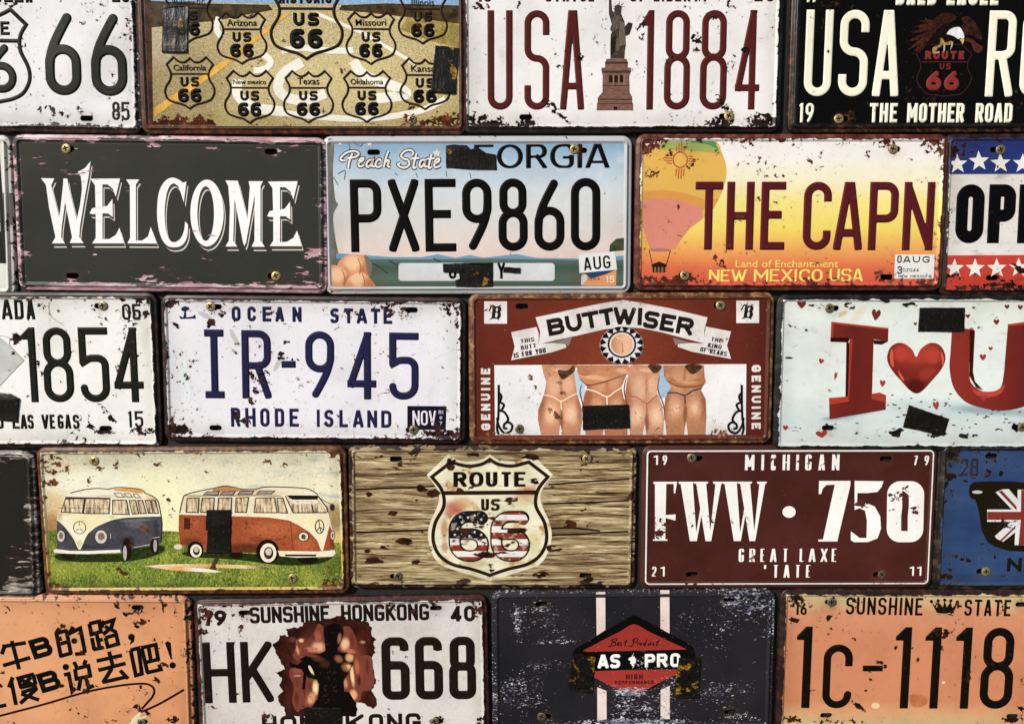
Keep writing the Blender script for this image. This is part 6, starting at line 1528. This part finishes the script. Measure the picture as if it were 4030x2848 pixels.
# ================================================================== row 5
# ---- peach plate with brush characters
P = Plate('tin_sign', 'peach tin sign with slanted black Chinese characters, bottom left corner', 'sign', (0, 2300, .3397), corner=('TR', 2202, 130), ang=.4, size=(.300, .154), lift=.0055,
          paint=grad('X', [(0, 'e2a878'), (.6, 'dfa272'), (1, 'dc9c6c')], -.14, .14, .03), slots=[(1595, 262), (1640, 1590)],
          wear=dict(edge=.008, edge_k=.2, border_k=.05, base=.03, amp=.005, cols=('14100c', '241a14', '4a3020'), cluster=.10,
                    blobs=[(850, 250, 330, 110, 0, .2), (1360, 230, 60, 110, 0, .3), (1460, 330, 60, 60, 0, .28), (1580, 450, 60, 80, -40, .34), (1660, 430, 70, 60, -50, .34), (1900, 230, 60, 80, 0, .26), (2040, 260, 50, 220, 0, .2), (90, 260, 70, 120, 0, .3), (1640, 1450, 190, 60, 35, .42), (2000, 1560, 160, 80, 0, .3), (150, 460, 150, 50, 0, .18), (1330, 890, 120, 90, 0, .2), (690, 640, 60, 160, 0, .26), (1880, 920, 120, 40, 25, .4), (1010, 1130, 50, 160, 0, .3), (1780, 1100, 120, 70, 30, .28), (30, 1010, 60, 50, 0, .34), (760, 470, 90, 50, 0, .2), (1690, 1260, 50, 60, 0, .28), (2160, 300, 60, 200, 0, .3), (1440, 700, 70, 60, 0, .22), (1000, 1240, 80, 60, 0, .34)]))
CH = [
 [[(62, 690), (22, 800)], [(30, 712), (300, 668)], [(38, 932), (350, 840)], [(138, 645), (222, 975)]],
 [[(690, 500), (650, 560)], [(652, 552), (708, 838)], [(768, 520), (822, 800)], [(645, 560), (780, 525)], [(665, 690), (795, 655)], [(695, 825), (828, 788)], [(850, 482), (798, 575)], [(815, 555), (930, 500), (982, 765), (945, 795), (870, 800)]],
 [[(1035, 448), (1150, 420), (1168, 540), (1058, 572), (1035, 448)], [(1118, 560), (1155, 740)], [(1064, 610), (1092, 752)], [(1080, 748), (1202, 722)], [(1125, 648), (1190, 628)], [(1205, 412), (1178, 490)], [(1195, 445), (1315, 405), (1290, 490), (1195, 572)], [(1215, 480), (1350, 548)], [(1222, 612), (1345, 575), (1370, 682), (1248, 716), (1222, 612)]],
 [[(0, 1172), (22, 1160)], [(-40, 1412), (70, 1390)]],
 [[(148, 1066), (104, 1185)], [(132, 1115), (185, 1388)], [(190, 1085), (392, 1030)], [(215, 1085), (245, 1195)], [(385, 1035), (412, 1150)], [(235, 1190), (420, 1145)], [(245, 1100), (370, 1145)], [(360, 1065), (262, 1165)], [(250, 1245), (432, 1185)], [(425, 1200), (235, 1370)], [(245, 1260), (450, 1332)]],
 [[(742, 1042), (795, 1028), (835, 1232), (872, 1195)], [(855, 890), (885, 945)], [(995, 868), (972, 925)], [(868, 972), (1022, 935), (1045, 1052), (885, 1088), (868, 972)], [(932, 1090), (908, 1222)], [(992, 1080), (1030, 1190), (1085, 1165)]],
 [[(1120, 880), (1412, 815)], [(1262, 770), (1312, 960)], [(1140, 988), (1452, 908)], [(1295, 965), (1192, 1130)], [(1185, 1128), (1475, 1062)], [(1390, 990), (1482, 1085)]],
 [[(1512, 755), (1602, 732), (1642, 1030), (1572, 1048), (1512, 755)], [(1635, 728), (1802, 692), (1830, 862), (1668, 902)], [(1718, 712), (1745, 872)], [(1640, 730), (1708, 1020)], [(1695, 1018), (1862, 980), (1840, 920)]]]
for k in CH:
    P.line('brush_character', None, 47, '15150f', 3, many=k, emb=.0002)
for p0, p1 in (((400, 866), (636, 800)), ((492, 1256), (724, 1190))):
    P.chars([('B', 0, 240)], 0, 0, '15150f', 62, base=(p0, p1, 236), layer=3, emb=.0003)
for x, y, r in ((860, 648, 34), (762, 950, 37), (1998, 932, 37), (1522, 604, 39)):
    P.flat('brush_dot', ellipse(x, y, r, r, 22), '15150f', 3)
P.flat('comma_tail', [(1560, 605), (1550, 660), (1500, 695), (1515, 650), (1530, 625)], '15150f', 3.3)
P.flat('exclamation_stroke', [(1910, 672), (1940, 650), (1976, 668), (1992, 862), (1976, 862)], '15150f', 3)
P.line('underline_stroke', None, 27, '2e120c', 2, smooth=True, many=[[(-400, 1620), (0, 1515), (500, 1385), (1000, 1240), (1400, 1165), (1650, 1145), (1750, 1170), (1785, 1225), (1765, 1295), (1700, 1370), (1640, 1440)], [(1640, 1470), (1760, 1420), (1900, 1350), (2130, 1215)]])
P.flat('bare_patch', [(1500, 1600), (1560, 1520), (1640, 1470), (1620, 1530), (1700, 1520), (1640, 1580), (1720, 1613), (1540, 1640)], 'ece0b8', 1, smooth=True)
P.screw(1640, 1595)

# ---- HK 668
P = Plate('licence_plate', 'pale grey plate with black HK 668 and a dark figure picture', 'plate', (720, 2300, .5357), corner=('TL', 68, 112), ang=-1.0, size=(.300, .154), tex=(300, .12),
          paint=mottled('cfcac6', 'dedad6', 10), slots=[(452, 208), (1858, 172), (1870, 1000), (440, 1060)],
          wear=dict(edge=.010, edge_k=.32, border_k=.75, base=.0, amp=.007, cols=('1a100d', '3a1e18', '5e342a'), cluster=.08,
                    blobs=[(170, 230, 100, 100, 0, .4), (150, 345, 60, 40, 0, .4), (420, 325, 40, 60, 40, .36), (2150, 180, 70, 130, 0, .34), (640, 980, 120, 50, 30, .42), (1850, 140, 60, 40, 0, .3), (820, 180, 80, 70, 0, .2), (1500, 180, 150, 70, 0, .2), (1710, 190, 60, 50, 0, .24), (1880, 990, 110, 50, 0, .36), (2200, 1000, 80, 90, 0, .4), (2020, 130, 40, 60, 0, .3), (600, 210, 60, 50, 0, .22), (520, 720, 40, 40, 0, .2), (540, 280, 30, 50, 0, .24), (1690, 760, 40, 40, 0, .22), (2060, 600, 50, 60, 0, .18), (400, 810, 50, 30, 0, .2)]))
HKC = '241c18'
P.chars([('H', 150, 385), ('K', 428, 660)], ((150, 424), (660, 416)), ((150, 870), (660, 860)), HKC, 60)
P.chars([('b', 1460, 1665), ('b', 1706, 1910), ('8', 1954, 2153)], ((1460, 386), (2153, 380)), ((1460, 844), (2153, 838)), HKC, 68, boxy=.62)
P.chars([('7', 158, 212), ('9', 228, 316)], 188, 304, HKC, 30, emb=.0005)
P.text('SUNSHINE', 488, 1075, ((488, 166), (1075, 150)), ((488, 286), (1075, 272)), HKC, 25, gap=.1, boxy=.6, emb=.0005)
P.text('HONGKONG', 1160, 1808, ((1160, 148), (1808, 138)), ((1160, 272), (1808, 260)), HKC, 25, gap=.12, boxy=.6, emb=.0005)
P.chars([('4', 1966, 2046), ('0', 2064, 2146)], ((1966, 156), (2146, 152)), 270, HKC, 28, emb=.0005)
P.chars([('H', 582, 690), ('O', 716, 836), ('N', 860, 970), ('G', 1030, 1150), ('K', 1196, 1330), ('O', 1366, 1472), ('N', 1500, 1612), ('G', 1636, 1748)], ((582, 962), (1748, 938)), ((582, 1090), (1748, 1066)), HKC, 30, emb=.0005, boxy=.6)
use(P, (1060, 2400, .27611))
rn = random.Random(11)
bk = [(45, 480), (130, 430), (150, 350), (270, 370), (240, 260), (330, 250), (470, 230), (480, 170), (600, 140), (730, 150), (930, 100), (1030, 60), (1120, 130), (1400, 160), (1460, 260), (1460, 370), (1520, 420), (1480, 480), (1510, 600), (1450, 680), (1490, 860), (1520, 1000), (1450, 1140), (1510, 1230), (1530, 1350), (1480, 1400), (1340, 1320), (1240, 1300), (1250, 1420), (1230, 1500), (230, 1500), (220, 1380), (150, 1320), (120, 1220), (200, 1150), (140, 1060), (180, 960), (80, 880), (220, 840), (130, 680)]
rag = []
for i in range(len(bk)):
    a, b_ = np.array(bk[i], float), np.array(bk[(i + 1) % len(bk)], float)
    n = max(2, int(np.linalg.norm(b_ - a) / 28))
    for j in range(n):
        rag.append(tuple(a + (b_ - a) * j / n + np.array([rn.uniform(-14, 14), rn.uniform(-14, 14)]) * (1 if j else 0)))
o = P.flat('printed_picture', rag, P.soft(mottled('22100c', '4c241c', 60, (1.4, .7)), [(590, 820, 330, 640, 0, '7c3e2e', .9), (1220, 800, 260, 600, 0, '7c3c2c', .9), (900, 420, 360, 230, 0, '6a3226', .7), (650, 500, 200, 150, 20, '8a4030', .8), (700, 540, 140, 80, 20, 'd89a74', .9), (1100, 500, 110, 150, 10, 'c8845c', .9), (1080, 540, 70, 90, 0, 'e6b48a', .8), (430, 560, 60, 180, -12, 'b06a48', .85), (420, 470, 40, 70, -20, 'e0a880', .7), (330, 420, 80, 60, 0, '8a4634', .6),
    (1230, 900, 80, 330, -4, 'c47c50', .85), (1180, 900, 36, 250, -4, 'f0c88c', .8), (1400, 900, 110, 260, 0, '7a3428', .7), (1320, 1000, 40, 130, 0, '3a1614', .7), (1200, 1220, 110, 90, 0, 'd8a06c', .85), (620, 1150, 120, 230, 10, 'c88a62', .85), (660, 1080, 60, 130, 10, 'f0d29c', .85), (560, 1080, 50, 90, 10, '5a2a24', .6), (390, 950, 110, 160, 0, '7c3c30', .8), (400, 920, 90, 30, 0, 'b08070', .5), (380, 1250, 120, 200, 0, '54241c', .7), (1330, 450, 60, 30, 10, 'c88c68', .8)]), 5)
GB = '7c4030'
for q, sp in (
    ([(470, 480), (560, 420), (640, 300), (700, 190), (765, 240), (770, 330), (782, 440), (816, 530), (792, 585), (720, 614), (600, 612), (440, 660), (450, 560)], [(700, 520, 130, 110, 15, 'e0a884', 1), (600, 560, 130, 60, 10, 'c07a5a', .9), (690, 380, 70, 130, 0, 'a85a44', .9), (620, 380, 50, 70, 0, '5a2620', .7)]),
    ([(978, 545), (1030, 440), (1062, 330), (1060, 230), (1160, 250), (1240, 420), (1250, 560), (1300, 640), (1200, 625), (1050, 598)], [(1080, 480, 90, 130, 10, 'eab890', 1), (1150, 580, 110, 50, 10, 'c07650', .9), (1180, 420, 50, 160, 0, '6a2c22', .8)]),
    ([(410, 400), (500, 395), (520, 430), (450, 520), (430, 660), (480, 680), (430, 690), (400, 720), (335, 640), (380, 540)], [(455, 430, 50, 40, 0, 'f0c49c', 1), (400, 560, 34, 120, -14, 'd08c66', 1), (370, 640, 40, 60, 0, '8a4634', .8)]),
    ([(300, 830), (440, 825), (490, 900), (490, 1000), (470, 1110), (500, 1200), (470, 1360), (400, 1440), (330, 1300), (350, 1060), (290, 950)], [(400, 860, 100, 50, 0, '9a5442', .9), (400, 930, 80, 24, 0, 'c09a90', .7), (400, 1020, 60, 110, 0, '74342a', .9), (390, 1250, 50, 160, 0, '5c2a22', .8)]),
    ([(540, 958), (620, 980), (684, 990), (706, 1060), (696, 1240), (612, 1368), (540, 1368), (460, 1400), (500, 1250), (525, 1100)], [(660, 1100, 60, 150, 0, 'f4d8a4', 1), (600, 1250, 80, 130, 20, 'dc9c74', 1), (570, 1080, 40, 90, 5, '64302a', .9), (530, 1270, 30, 140, 8, '9a5644', .8)]),
    ([(1195, 690), (1260, 660), (1440, 650), (1480, 860), (1500, 1000), (1440, 1130), (1330, 1150), (1300, 1270), (1230, 1305), (1140, 1210), (1130, 1100), (1160, 900)], [(1180, 900, 40, 260, -5, 'f2cc94', 1), (1250, 800, 50, 160, -4, 'b87048', .9), (1320, 850, 40, 190, 0, '8a4632', .9), (1200, 1200, 80, 110, 0, 'e4ac78', 1), (1280, 1000, 40, 120, 0, '4a1c18', .9), (1420, 1040, 80, 50, 0, '8a4034', .8), (1400, 800, 40, 160, 0, '642a22', .8)]),
    ([(1060, 940), (1130, 915), (1150, 1000), (1125, 1145), (1062, 1145), (1045, 1040)], [(1090, 1040, 44, 100, 0, 'c88468', 1)])):
    P.flat('picture_glow', q, P.soft(GB, sp, .0008), 6, smooth=True, parent=o)
fg = P.flat('printed_figure', [(775, 330), (785, 250), (840, 200), (930, 185), (1010, 205), (1050, 290), (1040, 400), (1000, 500), (965, 540), (970, 598), (1100, 600), (1200, 640), (1192, 780), (1110, 920), (1062, 1000), (1070, 1150), (1140, 1160), (1230, 1310), (1240, 1500), (600, 1500), (612, 1370), (692, 1250), (712, 1050), (682, 985), (560, 960), (500, 900), (460, 840), (290, 795), (290, 740), (400, 775), (462, 725), (430, 690), (600, 612), (720, 618), (800, 575), (792, 440)], P.soft('150d0a', [(700, 690, 130, 60, 12, '5c3426', .9), (790, 760, 110, 80, 0, '46261c', .8), (990, 690, 90, 70, 40, '9a5e42', .9), (1150, 670, 90, 90, 0, 'e0aa7c', .95), (1110, 810, 110, 90, 20, 'a8683f', .9), (1130, 800, 50, 50, 0, 'e8bc84', .8), (1090, 1040, 44, 120, 0, '7c4632', .8), (1000, 400, 40, 110, 8, 'a8704e', .85), (600, 640, 150, 40, 10, '7a4430', .8)], .0006), 8, parent=o)
P.flat('figure_gap', [(555, 800), (582, 786), (620, 850), (642, 918), (600, 890)], 'e2d2a0', 9, smooth=True, parent=fg)
P.flat('figure_stick', [(490, 880), (532, 890), (505, 1120), (468, 1118)], '17100d', 9, parent=fg)
use(P, (720, 2300, .5357))
P.tape([(900, 895), (1168, 896), (1170, 1090), (892, 1085)], 'creased dark tape patch below the figure picture', 0)
P.screw(1850, 1000)

# ---- AS PRO
P = Plate('tin_sign', 'scratched black tin sign with a red diamond reading AS PRO', 'sign', (1900, 2300, .5270), corner=('TL', 62, 48), ang=-.5, size=(.289, .150),
          paint=mottled('232428', '2e2c30', 12), slots=[(437, 143), (1842, 105), (470, 985), (1848, 950)],
          wear=dict(edge=.007, edge_k=.16, border_k=.04, base=.0, amp=.006, chip=520, stretch=(.7, 1.2), cols=('2c3a60', '8a92a0', 'e4e6e8'), cluster=.13, cscale=14, grime=.06,
                    blobs=[(400, 250, 360, 180, 0, .17), (330, 780, 230, 280, 0, .19), (500, 600, 280, 80, 0, .17), (1800, 780, 350, 150, 0, .18), (2000, 120, 280, 140, 0, .14), (1120, 800, 200, 50, 0, .26), (1100, 1025, 900, 40, 0, .3), (260, 290, 60, 220, 0, .2), (1500, 850, 500, 160, 0, .12), (500, 430, 400, 30, 0, .2)]))
PK = mottled('e0cac2', 'eedfd8', 40)
for q in ([(846, 52), (914, 50), (916, 335), (850, 378)], [(1324, 36), (1392, 36), (1394, 365), (1326, 330)], [(855, 765), (924, 792), (926, 1005), (856, 1015)], [(1328, 785), (1396, 752), (1397, 1003), (1328, 1003)]):
    P.flat('pink_stripe', q, PK, 1)
use(P, (2280, 2480, .19164))
dm = [(x, y) for x, y, _ in fillet([(-80, 430, 10), (1120, -215, 120), (2480, 400, 60), (1120, 1290, 120)], True, 60)]
P.flat('diamond_border', [(x, y) for x, y, _ in fillet([(-330, 520, 200), (1120, -340, 160), (2640, 480, 260), (1120, 1420, 160)], True, 60)], '141414', 2)
dr = grad('Y', [(0, 'a63226'), (1, '9c2e24')], -.03, .03, .01)
o = P.flat('red_diamond', [(75, 410), (560, 150), (860, 0), (1020, -110), (1120, -140), (1220, -110), (1400, 0), (1800, 190), (2210, 380), (1500, 398), (800, 420), (160, 432)], dr, 3)
P.flat('red_diamond_base', [(310, 830), (1000, 805), (2005, 790), (2000, 890), (1600, 1090), (1300, 1250), (1200, 1300), (1120, 1310), (1020, 1290), (720, 1170), (310, 965)], dr, 3, parent=o)
P.chars([('A', 376, 604), ('S', 634, 842)], ((376, 492), (842, 480)), ((376, 774), (842, 770)), 'f4f4f0', 74, layer=4, emb=.0003)
P.chars([('P', 1345, 1558), ('R', 1592, 1810), ('O', 1866, 2072)], ((1345, 478), (2072, 458)), ((1345, 752), (2072, 742)), 'f4f4f0', 68, layer=4, emb=.0003, boxy=.7)
P.flat('fist_symbol', [(1125, 442), (1085, 535), (1130, 518), (1128, 548), (1158, 570), (1162, 620), (1145, 680), (1105, 690), (1135, 705), (1090, 778), (1100, 722), (1068, 715), (1080, 682), (1045, 680), (1050, 610), (1012, 605), (1008, 570), (1035, 545), (1060, 548)], 'f0f0ec', 4)
BP = [[(690, 185), (660, 280), (640, 315), (595, 325)], [(650, 200), (700, 165), (760, 165), (760, 205), (700, 235), (745, 250), (735, 295), (680, 305)], [(775, 280), (815, 260), (810, 235), (785, 260), (785, 295), (820, 290)], [(880, 245), (850, 250), (865, 275), (850, 300), (825, 298)], [(975, 180), (930, 290), (955, 295)], [(905, 225), (980, 220)],
      [(1125, 180), (1095, 290), (1050, 320), (1000, 310)], [(1080, 205), (1140, 160), (1190, 165), (1185, 215), (1120, 240)], [(1205, 240), (1190, 295)], [(1198, 260), (1235, 240)], [(1275, 245), (1245, 265), (1250, 295), (1280, 275), (1275, 245)], [(1350, 245), (1320, 260), (1320, 295), (1350, 275)], [(1385, 175), (1345, 290), (1365, 295)], [(1430, 240), (1410, 285), (1440, 285), (1470, 240), (1455, 290)], [(1545, 245), (1510, 255), (1505, 290), (1545, 285)], [(1640, 175), (1580, 285), (1610, 290)], [(1570, 225), (1645, 215)]]
P.line('script_lettering', None, 20, '241416', 5, smooth=True, many=BP, label='black script reading Best Product')
P.text('HIGH', 960, 1300, ((960, 892), (1300, 888)), ((960, 1000), (1300, 994)), '33171a', 24, gap=.45, layer=5, emb=0)
P.text('PERFORMANCE', 730, 1525, ((730, 1030), (1525, 1018)), ((730, 1105), (1525, 1088)), '3a1a1c', 18, gap=.35, layer=5, emb=0)
use(P, (1900, 2300, .5270))
P.tape([(672, 515), (715, 510), (840, 540), (818, 808), (640, 780)], 'torn brown tape at the left tip of the diamond', 2)
P.tape([(1462, 540), (1626, 545), (1610, 845), (1438, 838)], 'torn brown tape at the right tip of the diamond', 2)
P.screw(440, 985)

# ---- 1c-1118
P = Plate('licence_plate', 'peach plate reading SUNSHINE STATE with black 1C-1118, bottom right corner', 'plate', (3050, 2300, .4268), corner=('TL', 55, 40), ang=.2, size=(.296, .152),
          paint=grad('Y', [(0, 'd8c08e'), (.10, 'd8a474'), (.2, 'd08a60'), (.7, 'd28c64'), (.88, 'd49670'), (1, 'dcc898')], -.07, .07, .022), slots=[(515, 158), (2270, 180), (475, 1205), (2190, 1212)],
          wear=dict(edge=.010, edge_k=.32, border_k=.85, base=.02, amp=.006, cols=('17100c', '2a1a14', '4a2c20'), cluster=.09,
                    blobs=[(770, 1120, 150, 40, 40, .42), (2240, 1110, 110, 40, 45, .42), (190, 150, 130, 110, 0, .4), (170, 320, 80, 50, 0, .4), (500, 300, 40, 60, 40, .36), (980, 730, 90, 50, 25, .4), (870, 880, 50, 40, 0, .3), (850, 985, 50, 40, 0, .3), (840, 810, 60, 30, 0, .3), (1560, 450, 60, 70, 0, .36), (1540, 580, 40, 40, 0, .3), (1110, 575, 40, 50, 0, .34), (1260, 600, 50, 40, 0, .3), (1320, 690, 30, 40, 0, .3), (1780, 830, 40, 170, 0, .28), (2010, 590, 50, 50, 0, .3), (1490, 430, 60, 60, 0, .3), (160, 1240, 140, 60, 0, .45), (600, 1260, 400, 30, 0, .3), (1700, 190, 80, 60, 0, .26), (730, 500, 40, 40, 0, .26), (575, 765, 40, 40, 0, .26), (2170, 1240, 130, 50, 0, .3), (740, 170, 90, 80, 0, .22), (2090, 180, 60, 60, 0, .17), (330, 180, 50, 50, 0, .36)]))
K2 = '1b1713'
P.chars([('1', 192, 334), ('1', 1100, 1246), ('1', 1372, 1520), ('1', 1654, 1802), ('8', 1900, 2202)], ((192, 385), (2202, 396)), ((192, 1138), (2202, 1144)), K2, 80)
P.chars([('c', 443, 712)], 550, 1140, K2, 72)
P.chars([('-', 810, 995)], 740, 800, K2, 58)
P.chars([('1', 190, 218), ('6', 235, 292)], 165, 276, K2, 20, one='lettering reading 16')
P.text('SUNSHINE', 655, 1362, ((655, 112), (1362, 120)), ((655, 272), (1362, 282)), K2, 24, gap=.28, emb=.0005)
P.text('STATE', 1745, 2172, ((1745, 132), (2172, 136)), ((1745, 284), (2172, 288)), K2, 24, gap=.32, emb=.0005)
o = P.flat('printed_crown', [(1440, 160), (1492, 210), (1502, 155), (1545, 205), (1562, 145), (1582, 205), (1618, 152), (1632, 210), (1682, 165), (1640, 260), (1600, 276), (1500, 272)], K2, 2)
for x, y in ((1440, 152), (1502, 145), (1562, 138), (1618, 145), (1680, 156)):
    P.flat('crown_ball', ellipse(x, y, 15, 16, 16), K2, 2.5, parent=o)
P.line('crown_band', [(1492, 262), (1560, 268), (1615, 260)], 8, 'd8b48a', 3, smooth=True, parent=o)
P.flat('rust_stain', [(1240, 1030), (1300, 1005), (1390, 1030), (1405, 1090), (1330, 1130), (1260, 1110)], mottled('b86a34', 'd08a5c', 60), 1, smooth=True)
P.flat('paint_fleck', ellipse(930, 1114, 40, 28, 18), 'e2cc9c', 1); P.flat('paint_fleck', ellipse(1548, 893, 18, 14, 14), 'e8d4ac', 26)
P.screw(520, 158)
